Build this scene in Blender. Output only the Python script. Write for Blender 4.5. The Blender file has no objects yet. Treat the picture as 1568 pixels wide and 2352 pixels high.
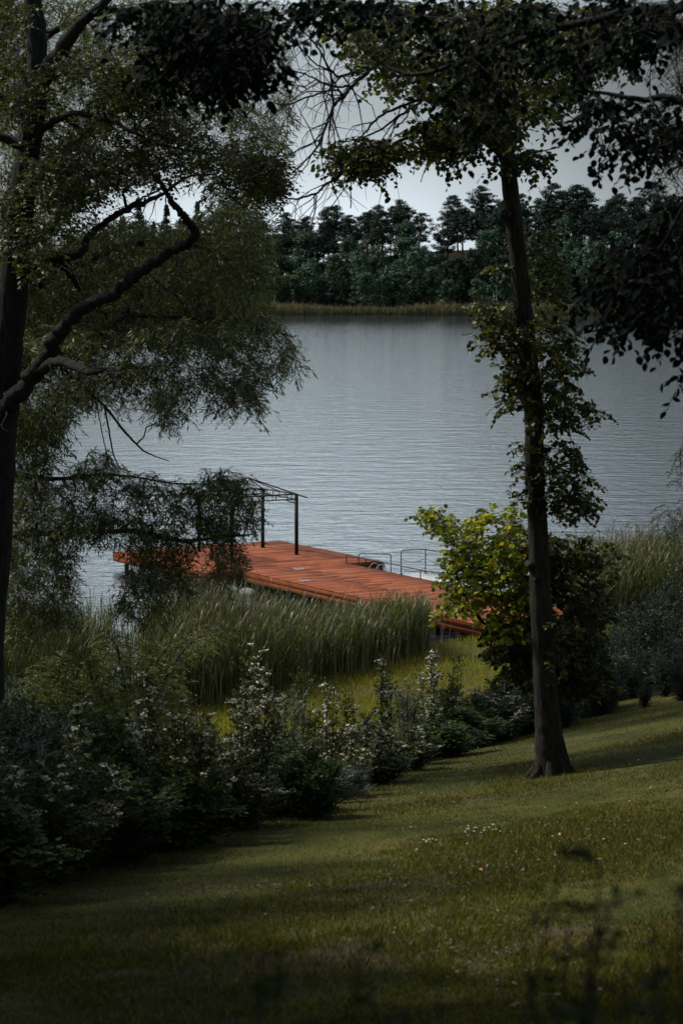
import bpy, math
import numpy as np
from mathutils import Vector
R = np.random.default_rng(7)
S = bpy.context.scene
COL = S.collection
F = 5553.0                      # focal length in reading units (photo 1568 wide)
PT = math.atan((1176 - 618) / F)
CAMZ = 12.0

# ------------------------------------------------------------ camera maths
def at(px, py, Y):
    px = np.asarray(px, float); py = np.asarray(py, float); Y = np.asarray(Y, float)
    x = (px - 784) / F; y = (1176 - py) / F
    dy = math.cos(PT) + y * math.sin(PT); dz = -math.sin(PT) + y * math.cos(PT)
    return np.stack([x / dy * Y, Y + 0 * x, CAMZ + dz / dy * Y], -1)

# ------------------------------------------------------------ noise
_G = np.random.default_rng(11).random((32, 32, 32))
def noise3(p):
    p = np.asarray(p, float)
    i = np.floor(p).astype(int); f = p - i; f = f * f * (3 - 2 * f)
    r = 0
    for a in (0, 1):
        for b in (0, 1):
            for c in (0, 1):
                w = (f[..., 0] if a else 1 - f[..., 0]) * (f[..., 1] if b else 1 - f[..., 1]) * (f[..., 2] if c else 1 - f[..., 2])
                r = r + w * _G[(i[..., 0] + a) % 32, (i[..., 1] + b) % 32, (i[..., 2] + c) % 32]
    return r

# ------------------------------------------------------------ terrain
def shore_y(x):
    return np.interp(x, [-400, -40, -9, 0, 4.3, 9, 14, 60, 400], [62, 62, 63, 72, 75.5, 84, 86, 92, 92])
def hgt(x, y):
    x = np.asarray(x, float); y = np.asarray(y, float)
    sp = np.log1p(np.exp(np.clip((x - 2.0) * 1.2, -30, 30))) / 1.2
    lawn = 10.3 - .165 * np.maximum(y, -40) + .05 * np.clip(x, -30, 30) + .14 * np.clip(sp, 0, 8)
    lawn = lawn + .10 * (noise3(np.stack([x * .35 + 3, y * .22 + 5, 0 * x + 1.3], -1)) - .5) * np.clip(y / 12, 0, 1)
    k = 2.2
    z = .55 + np.log1p(np.exp(np.clip((lawn - .55) * k, -30, 30))) / k
    d = y - shore_y(x)
    t = np.clip((d + 1.0) / 7, 0, 1)
    z = z * (1 - t) + (-1.6) * t
    # far shore and its hill
    fs = 644 + 6 * np.sin(x * .02 + 1) + np.clip(x, 0, 200) * -.06
    e = y - fs
    hill = 13 + 4.3 * np.clip((x + 20) / 110, -0.3, 1.3) + 2.0 * np.sin(x * .045)
    zf = -1.6 + 2.0 * np.clip(e / 8, 0, 1) + hill * np.clip((e - 6) / 46, 0, 1) ** 1.2
    return np.where(e > 0, zf, z)
def ground_at(px, py, y0=8, y1=90):
    Y = np.linspace(y0, y1, 1600)
    p = at(np.full_like(Y, px), np.full_like(Y, py), Y)
    g = hgt(p[:, 0], p[:, 1])
    i = np.argmax(p[:, 2] < g)
    return np.array([p[i, 0], p[i, 1], g[i]])

# ------------------------------------------------------------ mesh building
class MB:
    def __init__(s): s.v = []; s.f = []; s.n = 0
    def add(s, V, Fc):
        V = np.asarray(V, float).reshape(-1, 3); Fc = np.asarray(Fc, int).reshape(-1, 4)
        s.v.append(V); s.f.append(Fc + s.n); s.n += len(V)
    def build(s, name, mat, parent=None, loc=None, smooth=False):
        V = np.concatenate(s.v); Q = np.concatenate(s.f)
        if loc is not None: V = V - np.asarray(loc, float)
        me = bpy.data.meshes.new(name)
        me.vertices.add(len(V)); me.vertices.foreach_set('co', V.astype(np.float32).ravel())
        me.loops.add(len(Q) * 4); me.loops.foreach_set('vertex_index', Q.astype(np.int32).ravel())
        me.polygons.add(len(Q)); me.polygons.foreach_set('loop_start', np.arange(0, len(Q) * 4, 4, dtype=np.int32))
        me.update(calc_edges=True)
        if smooth: me.polygons.foreach_set('use_smooth', np.ones(len(Q), bool))
        me.materials.append(mat)
        o = bpy.data.objects.new(name, me); COL.objects.link(o)
        if parent is not None: o.parent = parent
        elif loc is not None: o.location = loc
        return o

def nrm(v): return v / np.maximum(np.linalg.norm(v, axis=-1, keepdims=True), 1e-9)
def rnd_dir(n, r=None):
    return nrm((r or R).normal(size=(n, 3)))

T_NARROW = np.array([[0, 0, 0], [.42, .5, .05], [1, 0, -.12], [.42, -.5, .05]])
F_NARROW = np.array([[0, 1, 2, 3]])
T_ROUND = np.array([[0, 0, 0], [.22, .42, .05], [.62, .46, .05], [1, 0, -.1], [.62, -.46, .05], [.22, -.42, .05]])
F_ROUND = np.array([[0, 1, 2, 3], [0, 3, 4, 5]])
def leaves(mb, P, D, L, W, tmpl='narrow', N=None):
    T, Fc = (T_NARROW, F_NARROW) if tmpl == 'narrow' else (T_ROUND, F_ROUND)
    n = len(P); D = nrm(D)
    if N is None: N = rnd_dir(n)
    B = nrm(np.cross(N, D)); N2 = np.cross(D, B)
    L = np.broadcast_to(L, n)[:, None, None]; W = np.broadcast_to(W, n)[:, None, None]
    V = P[:, None, :] + T[None, :, 0:1] * L * D[:, None] + T[None, :, 1:2] * W * B[:, None] + T[None, :, 2:3] * L * N2[:, None]
    k = len(T)
    Q = (np.arange(n) * k)[:, None, None] + Fc[None]
    mb.add(V, Q)

def tubes(mb, P, Rr, sides=3):
    """P (n,m,3), Rr (n,m): n tubes of m rings"""
    P = np.asarray(P, float); Rr = np.broadcast_to(np.asarray(Rr, float), P.shape[:2])
    n, m, _ = P.shape
    T = np.gradient(P, axis=1); T = nrm(T)
    main = nrm(P[:, -1] - P[:, 0])
    ref = np.where(np.abs(main[:, 2:3]) > .8, np.array([[1., .1, 0]]), np.array([[0, .1, 1.]]))
    A = nrm(np.cross(T, ref[:, None])); B = np.cross(T, A)
    th = np.arange(sides) / sides * 2 * np.pi
    V = P[:, :, None] + Rr[:, :, None, None] * (A[:, :, None] * np.cos(th)[None, None, :, None] + B[:, :, None] * np.sin(th)[None, None, :, None])
    i, j, k = np.meshgrid(np.arange(n), np.arange(m - 1), np.arange(sides), indexing='ij')
    b = i * m * sides + j * sides; k2 = (k + 1) % sides
    Q = np.stack([b + k, b + k2, b + sides + k2, b + sides + k], -1)
    mb.add(V, Q)

def smooth_path(pts, n=None, step=None):
    pts = np.asarray(pts, float)
    P = np.vstack([2 * pts[0] - pts[1], pts, 2 * pts[-1] - pts[-2]])
    out = []
    k = n or 6
    for i in range(1, len(P) - 2):
        t = np.linspace(0, 1, k, endpoint=False)[:, None]
        p0, p1, p2, p3 = P[i - 1], P[i], P[i + 1], P[i + 2]
        out.append(.5 * ((2 * p1) + (-p0 + p2) * t + (2 * p0 - 5 * p1 + 4 * p2 - p3) * t ** 2 + (-p0 + 3 * p1 - 3 * p2 + p3) * t ** 3))
    out.append(pts[-1:])
    return np.vstack(out)

def limb(mb, path, sides=8, k=6, wob=.0, rough=0.0):
    """path rows: x,y,z,r in metres; returns sample points (x,y,z,r)"""
    q = smooth_path(path, k)
    if wob: q[1:-1, :3] += (R.normal(size=(len(q) - 2, 3))) * wob * q[1:-1, 3:4]
    rr = np.maximum(q[:, 3], .001)
    if rough: rr = rr * (1 + rough * (R.random(len(rr)) - .5))
    tubes(mb, q[None, :, :3], rr[None], sides)
    q = q.copy(); q[:, 3] = rr
    return q

def px_limb(mb, rows, Y, sides=8, wob=.0, k=6, rough=0.0):
    """rows: px, py, width_px [, Y]"""
    rr = []
    for i, r in enumerate(rows):
        y = r[3] if len(r) > 3 else (Y[0] + (Y[1] - Y[0]) * i / (len(rows) - 1) if isinstance(Y, tuple) else Y)
        p = at(r[0], r[1], y)
        rr.append([*p, r[2] / 2 / F * y])
    return limb(mb, rr, sides, k, wob, rough)

def box(mb, c, s, ax=None):
    """box centre c, full size s, axes rows ax"""
    ax = np.eye(3) if ax is None else ax
    h = np.asarray(s, float) / 2
    V = np.array([[x, y, z] for x in (-1, 1) for y in (-1, 1) for z in (-1, 1)]) * h
    V = np.asarray(c, float) + V @ ax
    mb.add(V, [[0, 1, 3, 2], [4, 6, 7, 5], [0, 4, 5, 1], [2, 3, 7, 6], [0, 2, 6, 4], [1, 5, 7, 3]])

def in_poly(P, poly):
    poly = np.asarray(poly, float); x, y = P[:, 0], P[:, 1]
    c = np.zeros(len(P), bool); n = len(poly)
    for i in range(n):
        x1, y1 = poly[i]; x2, y2 = poly[(i + 1) % n]
        if y1 == y2: continue
        m = ((y1 > y) != (y2 > y)) & (x < (x2 - x1) * (y - y1) / (y2 - y1) + x1)
        c ^= m
    return c
def anchors(poly, n, Y0, Y1, scale=.6, thresh=.45, soft=.12, edge=0):
    """world anchor points filling a traced outline through a real depth range, thinned by 3-D noise"""
    poly = np.asarray(poly, float); lo = poly.min(0); hi = poly.max(0); out = []; tot = 0; it = 0
    while tot < n and it < 60:
        it += 1
        q = lo + R.random((n * 2, 2)) * (hi - lo); jit = q + R.normal(size=q.shape) * edge
        q = q[in_poly(jit, poly)]
        Y = Y0 + R.random(len(q)) * (Y1 - Y0)
        p = at(q[:, 0], q[:, 1], Y)
        ps = p.copy(); ps[:, 1] *= .5
        v = noise3(ps / scale + 7) * .65 + noise3(ps / scale * 2.3 + 3) * .35
        keep = R.random(len(q)) < np.clip((v - thresh) / soft + .5, 0, 1)
        out.append(p[keep]); tot += keep.sum()
    return np.vstack(out)[:n]

def connect(mb, LP, A, per=14, r0=.02, r1=.006, rt=.003, sag=.08, maxn=900, sides=4):
    """branches from limb points to nodes, then twigs to every anchor"""
    n = max(3, min(maxn, len(A) // per)); nodes = A[R.choice(len(A), n, replace=False)]
    cl = LP[:, :3]
    d = np.full(n, 1e9)
    for i in range(0, len(cl), 4): d = np.minimum(d, np.linalg.norm(nodes - cl[i], axis=1))
    order = np.argsort(d); nodes = nodes[order]
    conn = np.zeros((len(cl) + n, 3)); conn[:len(cl)] = cl; m = len(cl)
    cr = np.zeros(len(cl) + n); cr[:m] = LP[:, 3]
    paths = []; radii = []
    for p in nodes:
        j = np.argmin(((conn[:m] - p) ** 2).sum(1)); a = conn[j]
        L = np.linalg.norm(p - a)
        mid = np.linspace(0, 1, 5)[:, None]
        q = a + (p - a) * mid; q[1:-1] += R.normal(size=(3, 3)) * L * .07
        q[:, 2] += np.sin(mid[:, 0] * np.pi) * L * sag
        ra = max(min(cr[j] * .75, r0), r1); paths.append(q); radii.append(np.linspace(ra, max(ra * .6, r1 * .8), 5))
        conn[m] = p; cr[m] = max(ra * .62, r1); m += 1
    tubes(mb, np.array(paths), np.array(radii), sides)
    if rt:
        idx = np.concatenate([np.argmin(((A[i:i + 500, None] - nodes[None]) ** 2).sum(-1), 1) for i in range(0, len(A), 500)])
        a = nodes[idx]; L = np.linalg.norm(A - a, axis=1)[:, None]
        mid = (a + A) / 2 + R.normal(size=A.shape) * L * .1; mid[:, 2] += L[:, 0] * .06
        tubes(mb, np.stack([a, mid, A], 1), np.array([[rt * 1.4, rt, rt * .7]]), 3)
    return nodes

def sprays(mbl, mbt, A, D, length, k, L, W, tmpl, droop=.5, spread=.8, down=.3, rt=.0025):
    """leafy shoots: shoot at A along D, k leaves each"""
    n = len(A); D = nrm(D); length = np.broadcast_to(length, n)
    t = np.linspace(.12, 1, k)[None, :, None]
    ln = length[:, None, None]
    cur = lambda t: A[:, None] + D[:, None] * ln * t + np.array([0, 0, -1.]) * droop * ln * t ** 2
    P = cur(t)
    side = nrm(np.cross(D, np.array([0, 0, 1.]) + R.normal(size=(n, 3)) * .3))
    sgn = np.where(np.arange(k) % 2 == 0, 1., -1.)[None, :, None]
    LD = D[:, None] * .6 + side[:, None] * sgn * spread + np.array([0, 0, -1.]) * down + R.normal(size=(n, k, 3)) * .28
    N = np.array([0, 0, 1.]) + R.normal(size=(n, k, 3)) * .55
    s = .7 + .6 * R.random(n * k)
    leaves(mbl, P.reshape(-1, 3), LD.reshape(-1, 3), L * s, W * s, tmpl, N.reshape(-1, 3))
    if mbt is not None:
        tubes(mbt, cur(np.linspace(0, 1, 3)[None, :, None]), np.array([[rt, rt * .8, rt * .4]]), 3)

def twiggy(mbx, P, n, L, r=.006, kids=2, bias=(-.4, 0, -.5), spread=.8):
    Q = P[R.integers(0, len(P), n)]
    for q in Q:
        d = nrm(np.array(bias) + R.normal(size=3) * spread); l = L * (.35 + .9 * R.random()); p = q[:3]; r_ = min(q[3] * .7, r)
        pts = [p]; dd = d.copy()
        for s in range(4): dd = nrm(dd + R.normal(size=3) * .3 + [0, 0, -.1]); pts.append(pts[-1] + dd * l / 4)
        tubes(mbx, [pts], [np.linspace(r_, .0022, 5)], 4)
        for k in range(kids):
            j = R.integers(1, 4); d2 = nrm(dd + R.normal(size=3) * .7); a = pts[j]; l2 = l * (.25 + .4 * R.random())
            tubes(mbx, [[a, a + d2 * l2 * .5 + R.normal(size=3) * .02, a + d2 * l2 + R.normal(size=3) * .04]], [[.004, .003, .0018]], 3)

# ------------------------------------------------------------ materials
def new_mat(name):
    m = bpy.data.materials.new(name); m.use_nodes = True
    nt = m.node_tree; b = nt.nodes['Principled BSDF']; return m, nt, b
def ramp(nt, cols, pos=None, fac=None):
    r = nt.nodes.new('ShaderNodeValToRGB'); e = r.color_ramp.elements
    pos = pos or [i / (len(cols) - 1) for i in range(len(cols))]
    while len(e) < len(cols): e.new(.5)
    for i, (c, p) in enumerate(zip(cols, pos)): e[i].position = p; e[i].color = (*c, 1)
    if fac is not None: nt.links.new(fac, r.inputs[0])
    return r
def leaf_mat(name, cols, rough=.5, trans=.35, tcol=None, spec=.35, pos=None):
    m, nt, b = new_mat(name)
    g = nt.nodes.new('ShaderNodeNewGeometry')
    r = ramp(nt, cols, pos, g.outputs['Random Per Island'])
    nt.links.new(r.outputs[0], b.inputs['Base Color'])
    b.inputs['Roughness'].default_value = rough; b.inputs['Specular IOR Level'].default_value = spec
    if trans:
        t = nt.nodes.new('ShaderNodeBsdfTranslucent'); mx = nt.nodes.new('ShaderNodeMixShader'); mx.inputs[0].default_value = trans
        mul = nt.nodes.new('ShaderNodeMix'); mul.data_type = 'RGBA'; mul.blend_type = 'MULTIPLY'; mul.inputs[0].default_value = 1
        nt.links.new(r.outputs[0], mul.inputs[6]); mul.inputs[7].default_value = (*(tcol or (1.2, 1.35, .42)), 1)
        nt.links.new(mul.outputs[2], t.inputs[0])
        nt.links.new(b.outputs[0], mx.inputs[1]); nt.links.new(t.outputs[0], mx.inputs[2])
        nt.links.new(mx.outputs[0], nt.nodes['Material Output'].inputs[0])
    return m
def tex(nt, kind='ShaderNodeTexNoise', scale=5, detail=4, vec=None, rough=.55, sc=None):
    tc = nt.nodes.new('ShaderNodeTexCoord'); mp = nt.nodes.new('ShaderNodeMapping')
    nt.links.new(tc.outputs['Object'], mp.inputs[0])
    if sc: mp.inputs['Scale'].default_value = sc
    t = nt.nodes.new(kind); t.inputs['Scale'].default_value = scale
    if kind == 'ShaderNodeTexNoise': t.inputs['Detail'].default_value = detail; t.inputs['Roughness'].default_value = rough
    nt.links.new(mp.outputs[0], t.inputs['Vector']); return t
def bark_mat(name, c1, c2, sc=(9, 9, 1.6), bump=.06, scale=3.0):
    m, nt, b = new_mat(name)
    t = tex(nt, scale=scale, detail=8, sc=sc, rough=.65)
    r = ramp(nt, [c1, c2], [.35, .68], t.outputs[0]); t2 = tex(nt, scale=.8, detail=3)
    mx = nt.nodes.new('ShaderNodeMix'); mx.data_type = 'RGBA'; mx.blend_type = 'MULTIPLY'; mx.inputs[0].default_value = .7
    r2 = ramp(nt, [(.5, .52, .5), (1.2, 1.2, 1.15)], [.35, .65], t2.outputs[0])
    nt.links.new(r.outputs[0], mx.inputs[6]); nt.links.new(r2.outputs[0], mx.inputs[7])
    nt.links.new(mx.outputs[2], b.inputs['Base Color'])
    bp = nt.nodes.new('ShaderNodeBump'); bp.inputs['Distance'].default_value = bump; bp.inputs['Strength'].default_value = 1
    nt.links.new(t.outputs[0], bp.inputs['Height']); nt.links.new(bp.outputs[0], b.inputs['Normal'])
    b.inputs['Roughness'].default_value = .9; b.inputs['Specular IOR Level'].default_value = .2
    return m
def plain(name, c, rough=.6, metal=0, var=.25, scale=3, bump=0):
    m, nt, b = new_mat(name)
    t = tex(nt, scale=scale, detail=5)
    r = ramp(nt, [tuple(x * (1 - var) for x in c), tuple(min(1, x * (1 + var)) for x in c)], [.3, .7], t.outputs[0])
    nt.links.new(r.outputs[0], b.inputs['Base Color']); b.inputs['Roughness'].default_value = rough; b.inputs['Metallic'].default_value = metal
    if bump:
        bp = nt.nodes.new('ShaderNodeBump'); bp.inputs['Distance'].default_value = bump
        nt.links.new(t.outputs[0], bp.inputs['Height']); nt.links.new(bp.outputs[0], b.inputs['Normal'])
    return m

M = {}
M['willow'] = leaf_mat('willow_leaf', [(.022, .036, .016), (.055, .068, .022), (.145, .15, .042)], trans=.33, spec=.3)
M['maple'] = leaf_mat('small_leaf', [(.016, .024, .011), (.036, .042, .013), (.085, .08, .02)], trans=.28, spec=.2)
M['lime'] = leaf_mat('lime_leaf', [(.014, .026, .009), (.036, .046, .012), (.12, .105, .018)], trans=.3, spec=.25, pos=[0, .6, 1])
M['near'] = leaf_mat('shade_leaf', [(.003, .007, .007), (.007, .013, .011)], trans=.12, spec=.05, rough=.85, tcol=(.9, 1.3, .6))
M['shoot'] = leaf_mat('sun_tinted_leaf', [(.045, .085, .012), (.16, .2, .018), (.42, .4, .03), (.48, .28, .03)], pos=[0, .45, .85, 1], trans=.35)  # brighter yellow lime leaf, sunlight put into the colour
M['robinia'] = leaf_mat('robinia_leaf', [(.03, .045, .028), (.055, .075, .04)], trans=.25)
M['frond'] = leaf_mat('frond_leaf', [(.04, .065, .014), (.1, .125, .02), (.19, .19, .028)], trans=.3)
M['hawthorn'] = leaf_mat('hawthorn_leaf', [(.016, .032, .009), (.045, .064, .015), (.11, .115, .024)], trans=.3, spec=.12)
M['silver'] = leaf_mat('silver_leaf', [(.02, .036, .024), (.042, .066, .044), (.085, .12, .08)], trans=.12, tcol=(1, 1, .9))
M['bush'] = leaf_mat('bush_leaf', [(.011, .026, .009), (.03, .054, .015), (.075, .1, .025)], trans=.3, spec=.12)
M['scrub'] = leaf_mat('scrub_leaf', [(.01, .018, .015), (.022, .033, .026), (.045, .06, .046)], trans=.15, tcol=(1, 1.1, .8), spec=.12)
M['blossom'] = leaf_mat('blossom', [(.66, .6, .5), (.82, .78, .7)], trans=.2, tcol=(1, 1, 1))
M['reed'] = leaf_mat('reed_blade', [(.022, .046, .010), (.055, .085, .02), (.12, .145, .035), (.3, .23, .13)], pos=[0, .5, .82, 1], trans=.25, rough=.4)
M['reed_dry'] = leaf_mat('dry_reed', [(.2, .14, .09), (.36, .25, .18)], trans=.2)
M['far_reed'] = leaf_mat('far_reed', [(.04, .055, .025), (.1, .105, .04), (.2, .15, .09)], trans=.1)
M['far_reed_pink'] = leaf_mat('far_dry_reed', [(.22, .12, .1), (.4, .22, .18)], trans=.1)
M['grass'] = leaf_mat('grass_blade', [(.026, .036, .005), (.085, .085, .009), (.27, .2, .032)], trans=.3, rough=.55, pos=[0, .7, 1])
M['grass_tall'] = leaf_mat('tall_grass_blade', [(.08, .11, .012), (.22, .2, .018), (.44, .32, .035)], trans=.35, rough=.55)
M['pine'] = leaf_mat('pine_needles', [(.007, .017, .014), (.014, .028, .021), (.027, .046, .03)], trans=0, spec=.05)
M['far_green'] = leaf_mat('far_leaf', [(.012, .036, .026), (.028, .068, .042), (.05, .105, .055)], trans=.1, spec=.2)
M['far_yellow'] = leaf_mat('far_yellow_leaf', [(.04, .07, .02), (.08, .11, .025), (.13, .15, .03)], trans=.1, spec=.2)
M['bark_dark'] = bark_mat('dark_bark', (.004, .004, .004), (.03, .03, .03), scale=2.2, bump=.09)
M['bark_lime'] = bark_mat('lime_bark', (.007, .006, .006), (.06, .053, .047), sc=(13, 13, 1.3), bump=.07)
M['twig'] = plain('twig_bark', (.014, .012, .01), .95)
M['birch'] = plain('birch_bark', (.5, .5, .47), .8, scale=2, var=.4)
M['pinebark'] = plain('pine_bark', (.1, .05, .03), .9)
M['deadwood'] = plain('dead_wood', (.3, .2, .16), .9)
M['steel'] = plain('dark_steel', (.004, .006, .007), .5, .3)
M['rail'] = plain('rail_steel', (.02, .02, .021), .6, .2, var=.5, scale=8)
M['pile'] = plain('pile_wood', (.05, .042, .035), .9)
M['rope'] = plain('rope', (.3, .32, .33), .9)
M['pontoon'] = plain('pontoon_plastic', (.3, .33, .35), .7, var=.25)
M['postpaint'] = plain('pale_blue_paint', (.2, .26, .3), .7)
M['orange'] = plain('fallen_leaf', (.5, .18, .05), .7)
M['soil'] = plain('dry_litter', (.12, .08, .055), 1)

def wood_mat(name, cols):
    m, nt, b = new_mat(name)
    g = nt.nodes.new('ShaderNodeNewGeometry'); r = ramp(nt, cols, None, g.outputs['Random Per Island'])
    t = tex(nt, scale=1.3, detail=6, rough=.7); r2 = ramp(nt, [(.4, .36, .36), (.95, .95, .95), (1.2, 1.25, 1.3)], [.3, .5, .7], t.outputs[0])
    t3 = tex(nt, scale=22, detail=3)
    mx = nt.nodes.new('ShaderNodeMix'); mx.data_type = 'RGBA'; mx.blend_type = 'MULTIPLY'; mx.inputs[0].default_value = .75
    nt.links.new(r.outputs[0], mx.inputs[6]); nt.links.new(r2.outputs[0], mx.inputs[7]); nt.links.new(mx.outputs[2], b.inputs['Base Color'])
    bp = nt.nodes.new('ShaderNodeBump'); bp.inputs['Distance'].default_value = .004; nt.links.new(t3.outputs[0], bp.inputs['Height']); nt.links.new(bp.outputs[0], b.inputs['Normal'])
    b.inputs['Roughness'].default_value = .8; b.inputs['Specular IOR Level'].default_value = .08
    return m
M['deck'] = wood_mat('deck_board', [(.16, .047, .022), (.26, .074, .034), (.34, .12, .064)])
M['fascia'] = wood_mat('fascia_board', [(.12, .034, .014), (.18, .05, .02)])

def patch(m, sc=(.5, .9, 1)):
    nt = m.node_tree; b = nt.nodes['Principled BSDF']; l = b.inputs['Base Color'].links[0]; src = l.from_socket
    t = tex(nt, scale=1.0, detail=7, rough=.72, sc=sc); r_ = ramp(nt, [(.38, .3, .4), (.8, .8, .8), (1.5, 1.3, .9)], [.36, .5, .66], t.outputs[0])
    mx = nt.nodes.new('ShaderNodeMix'); mx.data_type = 'RGBA'; mx.blend_type = 'MULTIPLY'; mx.inputs[0].default_value = 1
    nt.links.new(src, mx.inputs[6]); nt.links.new(r_.outputs[0], mx.inputs[7]); nt.links.new(mx.outputs[2], b.inputs['Base Color'])
patch(M['grass'])
# ground material
def ground_mat():
    m, nt, b = new_mat('meadow_soil')
    t = tex(nt, scale=.5, detail=5, sc=(1, .6, 1)); t2 = tex(nt, scale=14, detail=6, rough=.7); t3 = tex(nt, scale=.22, detail=4, sc=(.5, 1.1, 1))
    r = ramp(nt, [(.028, .036, .009), (.06, .066, .014), (.09, .08, .022)], [.35, .52, .7], t.outputs[0])
    r3 = ramp(nt, [(0, 0, 0), (1, 1, 1)], [.56, .64], t3.outputs[0])
    r2 = ramp(nt, [(.45, .45, .45), (1.3, 1.3, 1.3)], [.3, .7], t2.outputs[0])
    mx = nt.nodes.new('ShaderNodeMix'); mx.data_type = 'RGBA'
    nt.links.new(r3.outputs[0], mx.inputs[0]); nt.links.new(r.outputs[0], mx.inputs[6]); mx.inputs[7].default_value = (.075, .058, .04, 1)
    m2 = nt.nodes.new('ShaderNodeMix'); m2.data_type = 'RGBA'; m2.blend_type = 'MULTIPLY'; m2.inputs[0].default_value = 1
    nt.links.new(r2.outputs[0], m2.inputs[7])
    gx = nt.nodes.new('ShaderNodeTexCoord'); sx = nt.nodes.new('ShaderNodeSeparateXYZ'); nt.links.new(gx.outputs['Object'], sx.inputs[0])
    lt_ = nt.nodes.new('ShaderNodeMath'); lt_.operation = 'GREATER_THAN'; nt.links.new(sx.outputs['Y'], lt_.inputs[0]); lt_.inputs[1].default_value = 600
    wf = nt.nodes.new('ShaderNodeMix'); wf.data_type = 'RGBA'; nt.links.new(lt_.outputs[0], wf.inputs[0]); nt.links.new(mx.outputs[2], wf.inputs[6]); wf.inputs[7].default_value = (.018, .022, .014, 1)
    nt.links.new(wf.outputs[2], m2.inputs[6]); nt.links.new(m2.outputs[2], b.inputs['Base Color'])
    b.inputs['Roughness'].default_value = 1; b.inputs['Specular IOR Level'].default_value = .1
    bp = nt.nodes.new('ShaderNodeBump'); bp.inputs['Distance'].default_value = .03; nt.links.new(t2.outputs[0], bp.inputs['Height']); nt.links.new(bp.outputs[0], b.inputs['Normal'])
    return m
M['ground'] = ground_mat()
def water_mat():
    m, nt, b = new_mat('lake_water')
    b.inputs['Base Color'].default_value = (.008, .016, .022, 1); b.inputs['Roughness'].default_value = .09; b.inputs['IOR'].default_value = 1.33
    a = tex(nt, scale=1.0, detail=4, sc=(1.3, 1.7, 1), rough=.6)
    a2 = tex(nt, scale=1.0, detail=2, sc=(3.4, 5.5, 1), rough=.5)
    big = tex(nt, scale=1.0, detail=3, sc=(.012, .03, 1), rough=.5)
    a3 = tex(nt, scale=1.0, detail=3, sc=(.34, .5, 1), rough=.6)
    add = nt.nodes.new('ShaderNodeMath'); add.operation = 'MULTIPLY_ADD'
    nt.links.new(a2.outputs[0], add.inputs[0]); add.inputs[1].default_value = .3; nt.links.new(a.outputs[0], add.inputs[2])
    ad0 = add; add = nt.nodes.new('ShaderNodeMath'); add.operation = 'MULTIPLY_ADD'; nt.links.new(a3.outputs[0], add.inputs[0]); add.inputs[1].default_value = 2.2; nt.links.new(ad0.outputs[0], add.inputs[2])
    # wind: calmer water near the jetty, choppier further out
    tc = nt.nodes.new('ShaderNodeTexCoord'); sp = nt.nodes.new('ShaderNodeSeparateXYZ'); nt.links.new(tc.outputs['Object'], sp.inputs[0])
    mr = nt.nodes.new('ShaderNodeMapRange'); mr.interpolation_type = 'SMOOTHSTEP'
    mr.inputs['From Min'].default_value = 118; mr.inputs['From Max'].default_value = 160; mr.inputs['To Min'].default_value = .048; mr.inputs['To Max'].default_value = .038
    wob = nt.nodes.new('ShaderNodeMath'); wob.operation = 'MULTIPLY_ADD'; nt.links.new(big.outputs[0], wob.inputs[0]); wob.inputs[1].default_value = 90; nt.links.new(sp.outputs['Y'], wob.inputs[2])
    sb = nt.nodes.new('ShaderNodeMath'); sb.operation = 'SUBTRACT'; nt.links.new(wob.outputs[0], sb.inputs[0]); sb.inputs[1].default_value = 45
    nt.links.new(sb.outputs[0], mr.inputs['Value'])
    bp = nt.nodes.new('ShaderNodeBump'); bp.inputs['Strength'].default_value = 1
    fr = nt.nodes.new('ShaderNodeMapRange'); fr.interpolation_type = 'SMOOTHSTEP'; nt.links.new(sp.outputs['Y'], fr.inputs['Value'])
    for k_, v_ in (('From Min', 480), ('From Max', 650), ('To Min', 1), ('To Max', .55)): fr.inputs[k_].default_value = v_
    mf = nt.nodes.new('ShaderNodeMath'); mf.operation = 'MULTIPLY'; nt.links.new(mr.outputs[0], mf.inputs[0]); nt.links.new(fr.outputs[0], mf.inputs[1])
    nt.links.new(mf.outputs[0], bp.inputs['Distance'])
    nt.links.new(add.outputs[0], bp.inputs['Height']); nt.links.new(bp.outputs[0], b.inputs['Normal'])
    return m
M['water'] = water_mat()

# ------------------------------------------------------------ tagging
def tag(o, label=None, cat=None, group=None, kind=None):
    if label: o['label'] = label
    if cat: o['category'] = cat
    if group: o['group'] = group
    if kind: o['kind'] = kind
    return o
def thing(name, label, cat, loc=(0, 0, 0), rz=0, group=None):
    o = bpy.data.objects.new(name, None); COL.objects.link(o); o.empty_display_size = .3
    o.location = [float(v) for v in loc]; o.rotation_euler = (0, 0, rz); return tag(o, label, cat, group)
def dup(root, loc, rz=0, sc=1, label=None, group=None):
    r = root.copy(); COL.objects.link(r); r.location = [float(v) for v in loc]; r.rotation_euler = (0, 0, rz); r.scale = (sc if hasattr(sc, '__len__') else (sc,) * 3)
    if label: r['label'] = label
    if group: r['group'] = group
    for ch in list(root.children):
        c = ch.copy(); COL.objects.link(c); c.parent = r
        for g in ch.children:
            d = g.copy(); COL.objects.link(d); d.parent = c
    return r

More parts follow.
